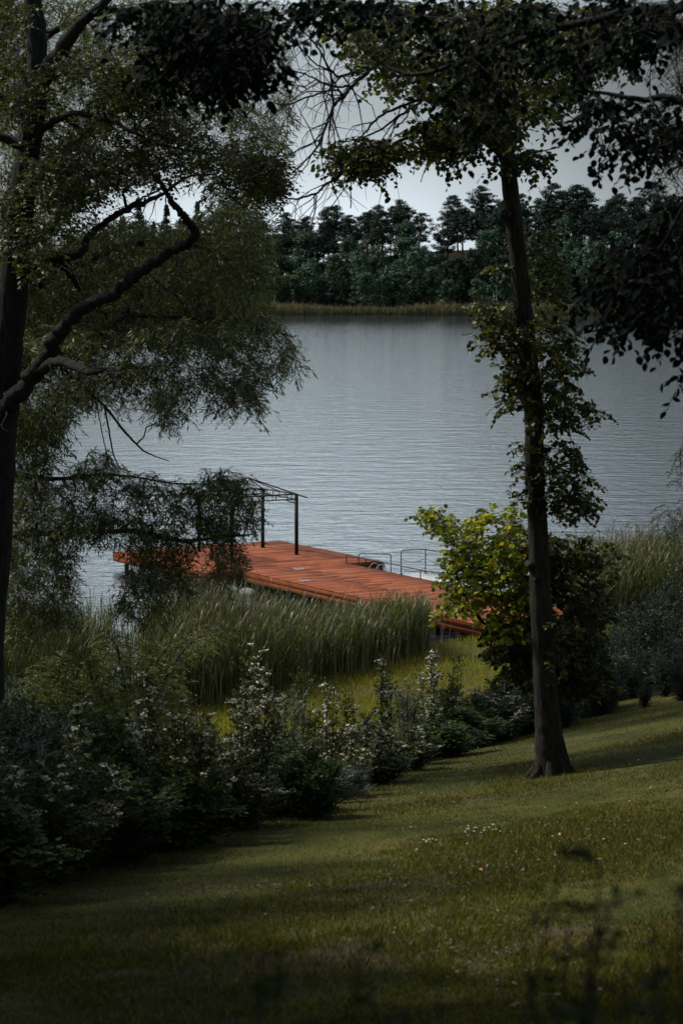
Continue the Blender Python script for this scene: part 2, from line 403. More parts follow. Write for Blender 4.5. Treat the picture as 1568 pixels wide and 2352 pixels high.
# ============================================================ SETTING
def grid(xs, ys, zf):
    X, Yg = np.meshgrid(xs, ys, indexing='xy'); Z = zf(X, Yg)
    V = np.stack([X, Yg, Z], -1).reshape(-1, 3); nx, ny = len(xs), len(ys)
    j, i = np.meshgrid(np.arange(ny - 1), np.arange(nx - 1), indexing='ij'); b = j * nx + i
    return V, np.stack([b, b + 1, b + nx + 1, b + nx], -1).reshape(-1, 4)
mb = MB()
xs = np.concatenate([np.linspace(-1500, -220, 12), np.linspace(-200, -32, 20), np.linspace(-30, 30, 151), np.linspace(32, 200, 20), np.linspace(220, 1500, 12)])
ys = np.concatenate([np.linspace(-300, -30, 12), np.linspace(-25, 100, 300), np.linspace(110, 620, 12), np.linspace(628, 720, 40), np.linspace(760, 2500, 14)])
mb.add(*grid(xs, ys, hgt))
tag(mb.build('ground', M['ground'], smooth=True), 'grassy bank falling to the lake and rising again beyond it', 'ground', kind='structure')
mb = MB(); mb.add(*grid(np.linspace(-1400, 1400, 3), np.array([55., 300, 655.]), lambda x, y: 0 * x))
tag(mb.build('lake', M['water']), 'rippled grey lake reflecting the overcast sky', 'lake', kind='structure')

# ------------------------------------------------------------ grass
def blades(pts, Lm, W, lean=.35):
    n = len(pts); mbx = MB()
    D = np.array([0, 0, 1.]) + R.normal(size=(n, 3)) * lean
    L = Lm * (.5 + R.random(n))
    leaves(mbx, pts, D, L, W, 'narrow'); return mbx
def scatter(n, y0, y1, xm=.165, pad=.4):
    Y = y0 * (y1 / y0) ** R.random(n) if y1 / y0 > 1.9 else y0 + R.random(n) * (y1 - y0)
    X = (R.random(n) * 2 - 1) * (Y * xm + pad)
    return np.stack([X, Y, hgt(X, Y) - .005], -1)
q = scatter(700000, 8.5, 58)
wear = noise3(np.stack([q[:, 0] * .75 + q[:, 1] * .1, q[:, 1] * .32 - q[:, 0] * .45, 0 * q[:, 0] + 2.2], -1)) * .65 + noise3(np.stack([q[:, 0] * 4, q[:, 1] * 3, 0 * q[:, 0] + 5.2], -1)) * .35
q = q[R.random(len(q)) < np.clip((.62 - wear) / .16, .25, 1)]
tall = noise3(np.stack([q[:, 0] * .5 + 9, q[:, 1] * .3 - q[:, 0] * .3, 0 * q[:, 0] + 8], -1))
tag(blades(q, .02 + .035 * np.clip((tall - .4) * 2.5, 0, 1), .006, .6).build('lawn_grass', M['grass']), 'short patchy lawn grass on the near slope', 'grass', kind='stuff')
q = scatter(150000, 46, 80); q = q[(q[:, 1] < shore_y(q[:, 0]) - .5) & (q[:, 2] < 1.25)]
tag(blades(q, .17, .011, .3).build('meadow_grass', M['grass_tall']), 'long yellow-green grass by the shore in front of the reeds', 'grass', kind='stuff')

q = scatter(30000, 9, 40); lit = noise3(np.stack([q[:, 0] * .9 + q[:, 1] * .1, q[:, 1] * .35 - q[:, 0] * .5, 0 * q[:, 0] + 12.2], -1)) * .6 + noise3(np.stack([q[:, 0] * 5, q[:, 1] * 3, 0 * q[:, 0] + 1.2], -1)) * .4
q = q[R.random(len(q)) < np.clip((lit - .55) / .12, .015, 1)] + [0, 0, .028]
g = MB(); n_ = len(q); s_ = .014 + .03 * R.random(n_) ** 3; leaves(g, q, R.normal(size=(n_, 3)) * [1, 1, .25], s_, s_ * .55, 'round', np.array([0, 0, 1.]) + R.normal(size=(n_, 3)) * .4)
tag(g.build('leaf_litter', leaf_mat('litter', [(.05, .036, .024), (.1, .07, .045), (.17, .12, .07)], trans=.1)), 'brown dead leaf crumbs in worn streaks across the lawn', 'leaf litter', kind='stuff')
# ------------------------------------------------------------ reeds
def reeds(pts, h, name, mat, label, dry=None, plume=.0, lw=.014, nl=8, leafL=.5):
    n = len(pts); g = MB(); hh = h * (.6 + .5 * R.random(n)) * (.82 + .36 * noise3(pts * [.45, .45, 0] + 31)) * np.interp(pts[:, 0], [-3.5, -1.2, 2.6, 3.5], [1.12, .8, .62, .95])
    lean = R.normal(size=(n, 3)) * .1; lean[:, 2] = 0; lean[:, 0] += .03
    t = np.array([0, .5, 1.])[None, :, None]
    P = pts[:, None] + np.array([0, 0, 1.]) * t * hh[:, None, None] + lean[:, None] * hh[:, None, None] * t ** 2
    tubes(g, P, np.array([[.009, .008, .004]]), 3)
    # strap leaves, bent over at the middle
    tt = (.25 + .75 * R.random((n, nl)))[..., None]
    B = pts[:, None] + np.array([0, 0, 1.]) * tt * hh[:, None, None] + lean[:, None] * hh[:, None, None] * tt ** 2
    B = B.reshape(-1, 3); m = len(B); az = R.random(m) * 6.283; hd = np.stack([np.cos(az), np.sin(az), 0 * az], -1)
    L = leafL * (.6 + .7 * R.random(m)); sd = np.cross(hd, [0, 0, 1.]); a = L[:, None]; w = (lw * (.6 + .6 * R.random(m)))[:, None]
    dr = (.0 + .7 * R.random(m) ** 3)[:, None]
    p1 = B + (hd * .2 + np.array([0, 0, .48])) * a; p2 = p1 + (hd * .32 + np.array([0, 0, .36]) - np.array([0, 0, .7]) * dr) * a
    V = np.stack([B - sd * w * .3, B + sd * w * .3, p1 + sd * w * .5, p1 - sd * w * .5, p2 + sd * w * .06, p2 - sd * w * .06], 1)
    b = (np.arange(m) * 6)[:, None, None]; g.add(V, b + np.array([[[0, 1, 2, 3], [3, 2, 4, 5]]]))
    o = g.build(name, mat); tag(o, label, 'reeds', kind='stuff')
    return P[:, -1], hh
def reed_pts(n, xr, band):
    x = xr[0] + R.random(n) * (xr[1] - xr[0]); b0 = band[0] + np.clip(x + 2, 0, 4.5) * .8 * (xr[0] < 0); y = shore_y(x) + b0 + R.random(n) * (band[1] - b0)
    return np.stack([x, y, np.maximum(hgt(x, y), -.6)], -1)
q = reed_pts(10500, (-12, 3.4), (-6.6, 3.5))
keep = (q[:, 0] < 2.6) & (noise3(q * .5) > .28); q = q[keep]
q = q[(q[:, 1] < shore_y(q[:, 0]) + 3.2)]
reeds(q, 2.2, 'reed_bed', M['reed'], 'green reed bed between the red deck and the lawn')
k = R.choice(len(q), 2300); tp, _ = reeds(q[k] + R.normal(size=(2300, 3)) * [.3, .3, 0], 2.5, 'dry_reeds', M['reed_dry'], 'pale dry reed stalks standing among the green reeds beside the deck', nl=2, leafL=.3)
q = reed_pts(6500, (7.6, 17), (-6, 5)); reeds(q, 2.25, 'reed_bed', M['reed'], 'green reed bed at the right edge behind the leaning lime trunk')
k = R.choice(len(q), 1500); tp2, _ = reeds(q[k] + R.normal(size=(1500, 3)) * [.3, .3, 0], 2.5, 'dry_reeds', M['reed_dry'], 'dry feathered reed stalks at the right of the lime tree', nl=2, leafL=.35)
g = MB(); A = np.vstack([tp2[:900], tp[:160]]); n = len(A)
P = np.repeat(A, 16, 0) + R.normal(size=(n * 16, 3)) * [.035, .035, .1]; leaves(g, P, R.normal(size=P.shape) * [.6, .6, .5] + [.5, 0, -.3], .09, .02)
tag(g.build('reed_plumes', leaf_mat('plume', [(.09, .07, .06), (.2, .14, .11)], trans=.1)), 'brown feathery plumes topping the dry reeds', 'reeds', kind='stuff')
# far reeds
x = R.random(26000) * 280 - 140; fy = 641 + 6 * np.sin(x * .02 + 1) + np.clip(x, 0, 200) * -.06
dens = noise3(np.stack([x * .08, 0 * x, 0 * x + 4], -1))
y = fy - R.random(len(x)) * (5 + 10 * np.clip(-x / 60, 0, 1) + 4 * dens)
pts = np.stack([x, y, 0 * x - .1], -1)
hh = (2.0 + 1.2 * dens + np.clip(-x / 70, 0, 1) * 1.2) * (.7 + .5 * R.random(len(x)))
def far_blades(pts, hh, nm, mat, lab):
    g = MB(); leaves(g, pts, np.array([0, 0, 1.]) + R.normal(size=(len(pts), 3)) * .08, hh, .22, 'narrow'); tag(g.build(nm, mat), lab, 'reeds', kind='stuff')
mk = (R.random(len(x)) < .06) | ((x < -28) & (x > -48) & (y > fy - 6))
far_blades(pts[~mk], hh[~mk], 'far_reeds', M['far_reed'], 'green and straw reed fringe along the far shore')
far_blades(pts[mk] + [0, 1, 0], hh[mk] * 1.25, 'far_dry_reeds', M['far_reed_pink'], 'pinkish dry reeds on the far shore left of the open water view')

# ============================================================ FAR FOREST
def blob_leaves(mb, C, rad, per, size, flat=1.0, r=R):
    n = len(C); d = rnd_dir(n * per, r); rr = (r.random(n * per) ** .4)[:, None]
    P = np.repeat(C, per, 0) + d * rr * np.repeat(np.broadcast_to(rad, n), per)[:, None] * [1, 1, flat]
    N = d * .8 + [0, 0, .9] + r.normal(size=d.shape) * .4
    D = np.cross(N, r.normal(size=d.shape))
    s = size * (.6 + .8 * r.random(len(P))); leaves(mb, P, D, s, s * .8, 'narrow', N)
def far_tree(name, mat, tmat, h, rad, base, nblob, per, size, label, kind, loc, group):
    r = np.random.default_rng(abs(hash((h, rad, nblob))) % 9999) if False else np.random.default_rng(int(h * 100 + nblob))
    t = thing(name, label, 'tree', loc, 0, group)
    g = MB(); lb = MB()
    top = h * .93; lean = r.normal() * .04 * h
    tr = np.array([[0, 0, -1.5, .02 * h], [lean * .3, 0, h * .35, .015 * h], [lean, 0, h * .7, .009 * h], [lean * 1.2, 0, top, .02]])
    limb(g, tr, 6, 4)
    if kind == 'dead':
        for k in range(9):
            a = r.random() * 6.28; z = h * (.5 + .45 * r.random()); L = h * .16 * (1.3 - z / h) * 2
            p0 = np.array([lean * .7, 0, z]); p1 = p0 + [np.cos(a) * L, np.sin(a) * L, L * .25]; p2 = p1 + [np.cos(a) * L * .6, np.sin(a) * L * .6, L * .7]
            limb(g, np.array([[*p0, .1], [*p1, .07], [*p2, .02]]), 4, 3)
        C = np.stack([r.normal(size=nblob) * rad * .5 + lean, r.normal(size=nblob) * rad * .5, h * (.8 + .18 * r.random(nblob))], -1); br = np.full(nblob, .5)
        blob_leaves(lb, C, br, per, size, .6, r)
    else:
        if kind == 'pine':      # flat tiers on a bare trunk
            a = r.random(nblob) * 6.28; u = r.random(nblob) ** .6; zz = base + (1 - base) * r.random(nblob)
            prof = np.sqrt(np.clip(1 - ((zz - base - .35 * (1 - base)) / (.66 * (1 - base))) ** 2, .05, 1))
            C = np.stack([lean + np.cos(a) * u * rad * prof, np.sin(a) * u * rad * prof, h * zz], -1); br = rad * (.22 + .16 * r.random(nblob)); flat = .42
        elif kind == 'spruce':
            zz = base + (1 - base) * r.random(nblob) ** .8; a = r.random(nblob) * 6.28; u = (.3 + .7 * r.random(nblob)) * (1.02 - zz) / (1 - base) * rad
            C = np.stack([np.cos(a) * u, np.sin(a) * u, h * zz - u * .25], -1); br = .12 * rad + .32 * rad * (1 - zz); flat = .5
        elif kind == 'birch':
            zz = base + (1 - base) * r.random(nblob); a = r.random(nblob) * 6.28; prof = np.sin(np.clip((zz - base) / (1 - base) * .85 + .12, 0, 1) * np.pi) ** .7
            u = r.random(nblob) ** .5 * prof * rad; C = np.stack([lean + np.cos(a) * u, np.sin(a) * u, h * zz], -1); br = rad * (.15 + .12 * r.random(nblob)); flat = 1.5
        else:
            zz = base + (1 - base) * r.random(nblob); a = r.random(nblob) * 6.28; prof = np.sin(np.clip((zz - base) / (1 - base) * .82 + .14, 0, 1) * np.pi) ** .55
            u = (.35 + .65 * r.random(nblob)) * prof * rad; C = np.stack([lean * .5 + np.cos(a) * u, np.sin(a) * u, h * zz], -1); br = rad * (.2 + .16 * r.random(nblob)); flat = .7
        blob_leaves(lb, C, br, per, size, flat, r)
        # limbs to a third of the clumps
        for c in C[::3]:
            z0 = max(h * base * .7, c[2] - .6 * abs(c[0]) - 1.0); p0 = np.array([lean * z0 / h, 0, min(z0, top * .95)])
            m = (p0 + c) / 2 + [0, 0, .2]; limb(g, np.array([[*p0, .012 * h * .6], [*m, .05], [*c, .02]]), 4, 2)
    g.build('trunk', tmat, t); lb.build('crown', mat, t)
    return t
protos = {}
FG = 'trees of the far shore wood'
def fy_of(x): return 644 + 6 * np.sin(x * .02 + 1) + np.clip(x, 0, 200) * -.06
def plant(key, x, off, h, rad, label, name, kind, mat, tmat, base=.2, nblob=46, per=60, size=.55, sc=1.0, v=0, group=FG):
    y = float(fy_of(x) + off); z = float(hgt(x, y)) - .2
    kk = (key, v)
    if kk not in protos:
        t = far_tree(name, mat, tmat, h * (1 + .13 * v), rad, base, nblob + v * 3, per, size, label, kind, (x, y, z), group); protos[kk] = t
        t.rotation_euler = (0, 0, R.random() * 6.28); t.scale = (sc, sc, sc)
    else:
        t = dup(protos[kk], (x, y, z), R.random() * 6.28, sc, label, group)
    return t
def zone(x):
    px = 784 + x / 650 * F
    return 'seen through the willow' if px < 620 else 'left of the lime trunk' if px < 1150 else 'right of the lime trunk' if px < 1400 else 'near the right edge'
for i, x in enumerate(np.arange(-112, 118, 2.9)):
    if -200 < x < -52: continue
    x = x + R.normal() * .9; row = i % 3; hf = .79 + .0018 * (x + 30)
    gap = 21 < x < 32
    if gap and row == 2: continue
    plant('pine', x, 38 + row * 6 + R.normal() * 1.5, 14.5, 4.6, 'tall dark pine on the far ridge ' + zone(x), 'pine_tree', 'pine', M['pine'], M['pinebark'], base=.46, nblob=64, per=72, size=.42, sc=(.84 + .26 * R.random()) * hf, v=int(i % 4))
for i, x in enumerate(np.arange(-60, 118, 3.4)):
    if 20 < x < 33: continue
    plant('pine', x + R.normal(), 62 + R.normal() * 2, 14.5, 4.6, 'dark pine on the far ridge ' + zone(x), 'pine_tree', 'pine', M['pine'], M['pinebark'], sc=(.8 + .28 * R.random()) * (.76 + .0018 * (x + 30)), v=int((i * 3) % 4))
for row, off, hs in ((0, 8, .75), (1, 15, .95), (2, 23, 1.05), (3, 31, 1.0), (4, 37, 1.0)):
    for i, x in enumerate(np.arange(-118 + row * 2, 118, 5.6)):
        x = x + R.normal() * 1.3; yel = (x < -12 and x > -34 and row in (1,) ) or R.random() < .08
        s = hs * (.7 + .36 * R.random())
        if 19 < x < 35 and row == 4: continue
        if 20 < x < 36 and row == 3: s *= .62
        if 8 < x < 40 and row == 2: s *= .8
        if yel: plant('yellow', x, off + R.normal() * 1.5, 11, 4.4, 'yellow-green leafy tree in the far wood ' + zone(x), 'leafy_tree', 'dec', M['far_yellow'], M['twig'], base=.1, nblob=48, per=64, size=.5, sc=s, v=int(i % 2))
        elif R.random() < .22: plant('darkdec', x, off + R.normal() * 1.5, 13, 4.0, 'dark bluish tree on the far slope ' + zone(x), 'leafy_tree', 'dec', M['pine'], M['twig'], base=.15, nblob=58, per=80, size=.4, sc=s, v=int(i % 2))
        else: plant('dec', x, off + R.normal() * 1.5, 11.5, 4.6, 'dark green leafy tree on the far slope ' + zone(x), 'leafy_tree', 'dec', M['far_green'], M['twig'], base=.08, nblob=60, per=80, size=.4, sc=s, v=int((i + row) % 4))
for i, x in enumerate(np.arange(-80, 90, 5.3)):
    plant('shrub', x + R.normal() * 1.5, 3 + R.random() * 2.5, 4.5, 2.5, 'low leafy bush at the waterline of the far shore ' + zone(x), 'shore_bush', 'dec', M['far_green'] , M['twig'], base=.02, nblob=22, per=50, size=.42, sc=.5 + .8 * R.random(), v=int(i % 2), group='bushes along the far waterline')
for i, (x, s) in enumerate(((27, .75), (45, .7))):
    plant('yshrub', x, 3.0, 6, 3.0, 'rounded light green bush by the far reeds, ' + ('left' if i == 0 else 'right') + ' of two', 'shore_bush', 'dec', M['far_yellow'], M['twig'], base=.02, nblob=26, per=50, size=.45, sc=s, group='light green far bushes')
for x, off, s, lab in ((-18, 7, .95, 'slim birch with leaning pale trunk on the far shore, leftmost'), (41.5, 4.5, 1.05, 'birch with white trunk showing at the far waterline left of the lime trunk'), (66, 18, 1.1, 'pale grey-green birch on the far slope right of the lime trunk'), (72, 16, 1.0, 'second pale birch on the far slope, further right')):
    plant('birch', x, off, 12, 2.8, lab, 'birch_tree', 'birch', M['far_green'], M['birch'], base=.22, nblob=44, per=34, size=.45, sc=s, group='birches of the far shore')
for i, x in enumerate((-63, -58.5, -54, -50, -46.5, -42)):
    plant('spruce', x, 60 + R.normal() * 5, 17, 3.4, 'pointed spruce above the far trees, seen through the willow', 'spruce_tree', 'spruce', M['pine'], M['twig'], base=.12, nblob=90, per=40, size=.45, sc=.85 + .3 * R.random(), v=i % 2, group='spruces seen through the willow')
plant('dead', 6.2, 24, 15, 1.6, 'dead pine with bare pinkish trunk and forked top in the far wood', 'dead_pine', 'dead', M['pine'], M['deadwood'], nblob=8, per=30, size=.4, sc=1.0, group=None)

# ============================================================ DOCK
UA = math.radians(-59.7); U3 = np.array([math.cos(UA), math.sin(UA), 0]); V3 = np.array([-U3[1], U3[0], 0]); AX = np.array([U3, V3, [0, 0, 1.]])
O3 = np.array([-3.70, 90.33, 0])
def dp(u, v, z): return O3 + U3 * u + V3 * v + np.array([0, 0, z])
dock = thing('bathing_jetty', 'large red-brown plank jetty with a square head and a wide walkway to the shore', 'jetty', dp(0, 2, 0))
LOC = dp(0, 2, 0)
def part(g, name, mat, par=dock, loc=LOC, smooth=False): return g.build(name, mat, par, loc, smooth)
for nm, u0, u1, v0, v1 in (('platform_boards', -8.2, -.06, -1.5, 6.1), ('walkway_boards', -.05, 16.25, 0, 4.56)):
    g = MB(); u = u0
    while u < u1 - .02:
        w = min(.145, u1 - u); parts_ = [(v0, v1)]
        if v1 - v0 > 4: s_ = v0 + (v1 - v0) * (.35 + .3 * R.random()); parts_ = [(v0, s_ - .003), (s_ + .003, v1)]
        for a, b in parts_:
            box(g, dp(u + w / 2, (a + b) / 2, .685 + R.normal() * .0015), (w - .009, b - a, .03), AX)
        u += .145
    part(g, nm, M['deck'])
g = MB()      # fascia boards, two high
for z, h in ((.575, .18), (.395, .17)):
    box(g, dp(-4.1, -1.53, z), (8.2, .04, h), AX); box(g, dp(-4.1, 6.13, z), (8.2, .04, h), AX)
    box(g, dp(-8.23, 2.3, z), (.04, 7.7, h), AX)
    box(g, dp(.0, -.78, z), (.04, 1.46, h), AX); box(g, dp(.0, 5.36, z), (.04, 1.5, h), AX)
    box(g, dp(8.13, -.03, z), (16.2, .04, h), AX); box(g, dp(8.13, 4.6, z), (16.2, .04, h), AX); box(g, dp(16.27, 2.28, z), (.04, 4.6, h), AX)
part(g, 'fascia', M['fascia'])
g = MB()
for v in (-1.2, 1.2, 3.4, 5.8): box(g, dp(-4.1, v, .56), (8.0, .1, .2), AX)
for v in (.3, 2.3, 4.3): box(g, dp(8.1, v, .555), (15.9, .1, .2), AX)
part(g, 'beam', M['pile'])
for u in (-7.9, -4.2, -.4):
    for v in (-1.1, 2.3, 5.7):
        g = MB(); tubes(g, [[dp(u, v, -2), dp(u, v, .45)]], .09, 8); part(g, 'pile', M['pile'])
for u in (3, 7, 11, 14.5):
    for v in (.35, 4.2):
        g = MB(); tubes(g, [[dp(u, v, -2), dp(u, v, .45)]], .09, 8); part(g, 'pile', M['pile'])
# low handrail along the walkway
def rail(name, label, pts, top, r=.022, posts=None, chain=False, z0=.7):
    t = thing(name, label, 'railing', pts[0]); L = pts[0]
    g = MB(); P = [np.array(p) + [0, 0, top] for p in pts]
    path = []
    for i, p in enumerate(P):
        if i in (0, len(P) - 1):
            q = P[1] if i == 0 else P[-2]; d = nrm(q - p); e = [p - [0, 0, .09], p - [0, 0, .03] + d * .015, p + d * .09]
            path += e if i == 0 else e[::-1]
        else: path.append(p)
    tubes(g, [path], r, 6); g.build('top_rail', M['rail'], t, L, True)
    for i, p in enumerate(pts):
        g = MB(); tubes(g, [[p + np.array([0, 0, .0]), p + np.array([0, 0, top - (.09 if i in (0, len(pts) - 1) else 0)])]], r * .95, 6)
        box(g, np.array(p) + [0, 0, .008], (.12, .12, .012)); g.build('post', M['rail'], t, L)
    if chain:
        for i in range(len(pts) - 1):
            for zc in (.52, .12):
                s = np.linspace(0, 1, 9)[:, None]; a, b = np.array(pts[i]), np.array(pts[i + 1])
                q = a + (b - a) * s; q[:, 2] += top * zc * 1.0 + .1 - np.sin(s[:, 0] * np.pi) * .13
                g = MB(); tubes(g, [q], .011, 4); g.build('chain', M['rail'], t, L)
    return t
rail('handrail', 'low steel handrail along the lake side of the red walkway', [dp(u, 4.48, .7) for u in (.05, 1.5, 2.8, 4.06, 5.4, 6.9)], .33)
rail('handrail', 'short hooped steel rail beside the notch of the jetty head', [dp(.25, 4.9, .3), dp(1.0, 5.9, .3)], .78)
rail('guard_railing', 'tall steel guard rail with hanging chains on the pale pontoon', [dp(1.35, 6.15, .33), dp(1.6, 7.1, .33), dp(3.9, 7.1, .33), dp(6.2, 7.1, .33), dp(8.4, 7.1, .33)], .92, chain=True)
t = thing('pontoon', 'small pale floating pontoon moored beside the red walkway', 'pontoon', dp(5, 6.2, 0)); L = dp(5, 6.2, 0)
g = MB(); box(g, dp(5.0, 6.6, .26), (7.4, 1.2, .1), AX); box(g, dp(2.9, 5.55, .262), (.9, .96, .1), AX); g.build('deck', M['pontoon'], t, L)
for u in (2.2, 4.1, 6.0, 7.9):
    g = MB(); box(g, dp(u, 6.6, .08), (1.2, 1.1, .24), AX); g.build('float', M['pontoon'], t, L)
t = thing('swim_ladder', 'curved steel ladder top at the notch of the jetty head', 'ladder', dp(1.6, 4.7, .6)); L = dp(1.6, 4.7, .6)
for s_ in (0, .5):
    g = MB(); tubes(g, [smooth_path([dp(1.7 + s_, 4.5, .7), dp(1.7 + s_, 4.66, .86), dp(1.7 + s_, 4.9, .8), dp(1.7 + s_, 4.95, .3), dp(1.7 + s_, 4.95, -.6)], 5)], .02, 6); g.build('stile', M['pontoon'], t, L)
for z in (.45, .15, -.15):
    g = MB(); tubes(g, [[dp(1.7, 4.95, z), dp(2.2, 4.95, z)]], .018, 6); g.build('rung', M['pontoon'], t, L)
# ladder at the left corner
t = thing('swim_ladder', 'dark steel ladder going down at the left side of the jetty head', 'ladder', dp(-6.5, -1.6, 0)); L = dp(-6.5, -1.6, 0)
for s_ in (0, 1.0):
    g = MB(); tubes(g, [[dp(-6.4 + s_, -1.62, .75), dp(-6.4 + s_, -1.62, -2.2)]], .03, 6); g.build('stile', M['steel'], t, L)
for z in (.2, -.1):
    g = MB(); tubes(g, [[dp(-6.4, -1.62, z), dp(-5.4, -1.62, z)]], .02, 6); g.build('rung', M['steel'], t, L)
for i, (u, v) in enumerate(((.8, 2.0), (10.2, 3.2), (3.9, .5))):
    g = MB(); n = 26; s = np.linspace(0, 1, n)
    P = np.stack([dp(u, v, .716) + U3 * (.25 * np.cos(s * 14) * (1 - s * .4)) + V3 * (.5 * (s - .5) + .12 * np.sin(s * 14)) for s in s]); P[:, 2] += .008 * (np.arange(n) % 3)
    c = dp(u, v, .71); tubes(g, [P], .016, 5)
    o = g.build('mooring_rope', M['rope'], None, c); tag(o, ['pale rope lying on the deck by the notch of the jetty head', 'tangled grey rope on the walkway near the leafy shoot', 'pale rope end on the reed side of the walkway'][i], 'rope', 'ropes lying on the jetty')
# floats under the jetty
for i, (u, v) in enumerate(((1.3, -.5), (.1, -.6))):
    g = MB(); c = dp(u, v, -.02); th = np.linspace(-.45, .45, 7)
    P = np.stack([c + U3 * s for s in th]); tubes(g, [P], [[.1, .22, .25, .25, .25, .22, .1]], 10)
    o = g.build('buoy', M['rope'], None, c, True); tag(o, ['pale plastic float at the reed side of the jetty, nearer the shore', 'pale plastic float under the corner of the jetty head'][i], 'float', 'floats beside the jetty')

# gazebo frame
gz = thing('gazebo_frame', 'black steel gazebo frame without its roof cloth on the jetty head', 'gazebo', dp(-4.9, 2.8, .7)); L = dp(-4.9, 2.8, .7)
cu = (-6.3, -3.48); cv = (1.35, 4.25); ZT = 3.12
def bar(g, a, b, w=.022): tubes(g, [[a, b]], w / 2 * 1.7, 5)
for u in cu:
    for v in cv:
        g = MB(); box(g, dp(u, v, (.7 + ZT) / 2 + .01), (.11, .11, ZT - .7), AX); box(g, dp(u, v, .713), (.22, .22, .02), AX); g.build('post', M['steel'], gz, L)
def truss(p0, p1):
    g = MB(); d = p1 - p0; up = np.array([0, 0, 1.])
    bar(g, p0 + up * ZT, p1 + up * ZT, .036); bar(g, p0 + up * (ZT - .2), p1 + up * (ZT - .2), .03)
    for s in np.linspace(.14, .86, 5): bar(g, p0 + d * s + up * ZT, p0 + d * s + up * (ZT - .2), .024)
    for s, e in ((.0, .18), (1., .82)): bar(g, p0 + d * s + up * (ZT - .38), p0 + d * e + up * (ZT - .2), .026)
    g.build('truss', M['steel'], gz, L)
c4 = [dp(cu[0], cv[0], 0), dp(cu[0], cv[1], 0), dp(cu[1], cv[1], 0), dp(cu[1], cv[0], 0)]
for i in range(4): truss(c4[i], c4[(i + 1) % 4])
apex = dp(-4.9, 2.8, ZT + .62)
g = MB()
for c in c4:
    e = c + np.array([0, 0, ZT]); o_ = e + (e - apex) * .22; bar(g, apex, o_, .032)
for i in range(4):
    e = (c4[i] + c4[(i + 1) % 4]) / 2 + np.array([0, 0, ZT]); bar(g, apex, e, .026)
g.build('roof_bar', M['steel'], gz, L)

# ============================================================ LEFT: DARK TREE AND WILLOW
YL = 37
lt = thing('old_tree', 'big dark-barked tree with crooked limbs at the left edge', 'tree', (at(-10, 1500, YL)[0], YL, float(hgt(at(-10, 1500, YL)[0], YL)))); LT = np.array(lt.location)
g = MB(); LPs = []
zt = float(hgt(LT[0], YL))
LPs.append(px_limb(g, [(-40, 1720, 105), (-32, 1500, 84), (-14, 1250, 80), (-2, 1000, 80), (14, 850, 76), (26, 700, 70), (45, 500, 62), (64, 350, 56), (84, 210, 50), (84, 80, 44), (72, -80, 40)], YL, 14, .04, rough=.1))
LPs.append(px_limb(g, [(80, 230, 42), (105, 170, 40), (135, 125, 36), (170, 70, 30), (205, 35, 24), (240, 5, 20), (300, -60, 14)], (YL, YL - 1), 10, .1, rough=.15))
LPs.append(px_limb(g, [(-30, 1010, 44), (15, 940, 42), (70, 868, 38), (112, 815, 36), (150, 745, 32), (200, 702, 29), (268, 668, 28), (325, 622, 25), (385, 582, 23), (436, 553, 20), (447, 535, 19), (432, 508, 17), (414, 486, 15), (395, 462, 14), (375, 430, 11), (352, 402, 6)], (YL, YL - 3), 12, .18, k=9, rough=.34))
LPs.append(px_limb(g, [(92, 850, 26), (130, 830, 24), (165, 838, 21), (200, 852, 19), (228, 850, 17), (240, 846, 9), (243, 845, 2)], (YL - .5, YL - 3), 10, .1, rough=.2))
LPs.append(px_limb(g, [(15, 720, 36), (45, 640, 28), (85, 598, 24), (130, 590, 22), (182, 583, 20), (206, 540, 17), (245, 508, 15), (292, 478, 15), (340, 460, 11), (382, 440, 8), (432, 405, 6), (498, 400, 3)], (YL, YL + 2), 9, .2, rough=.2))
LPs.append(px_limb(g, [(110, 592, 18), (145, 612, 17), (168, 640, 14), (182, 668, 9)], YL + .6, 7, .2))
LPs.append(px_limb(g, [(292, 480, 9), (283, 440, 7), (300, 425, 5), (330, 410, 3)], YL + 1.5, 6, .2))
LPs.append(px_limb(g, [(60, 268, 24), (35, 235, 22), (-20, 212, 20)], YL, 8, .1))
LPs.append(px_limb(g, [(62, 340, 26), (30, 325, 22), (-20, 305, 20)], YL - .5, 8, .1))
LPs.append(px_limb(g, [(70, 560, 26), (130, 500, 20), (165, 440, 15), (240, 380, 10), (300, 330, 6)], (YL, YL + 3), 8, .2))
LPs.append(px_limb(g, [(85, 300, 20), (170, 260, 14), (260, 280, 10), (360, 330, 7), (470, 350, 4)], (YL, YL - 2), 7, .25))
LPs.append(px_limb(g, [(300, 470, 6), (330, 452, 5), (380, 428, 3), (400, 398, 2.4), (440, 404, 2)], YL + 1.2, 5, .3))
g.build('trunk', M['bark_dark'], lt, LT, True)
LP = np.vstack(LPs)
tw = MB(); lf = MB()
for i_ in (2, 3, 4, 9): twiggy(tw, LPs[min(i_, len(LPs) - 1)], 16, .9, r=.012, kids=2, bias=(.3, 0, -.1), spread=.8)
polys = [([(40, 120), (300, 150), (450, 300), (600, 335), (650, 372), (640, 440), (560, 455), (480, 430), (430, 400), (380, 420), (300, 430), (200, 470), (60, 450)], 1900),
         ([(0, 380), (160, 430), (200, 520), (120, 620), (0, 640)], 350), ([(0, 0), (60, 0), (60, 300), (0, 300)], 260), ([(560, 360), (655, 365), (648, 430), (585, 470), (545, 430)], 320),
         ([(200, 130), (420, 60), (560, 160), (500, 260), (300, 260)], 600)]
A = np.vstack([anchors(p, n, YL - 2.5, YL + 2, .5, .49, .08, 8) for p, n in polys])
connect(tw, LP, A, 14, .03, .006, .003)
sprays(lf, tw, A, R.normal(size=A.shape) * [1, .8, .5] + [.2, 0, 0], .28, 9, .062, .042, 'round', .2, .9, .2)
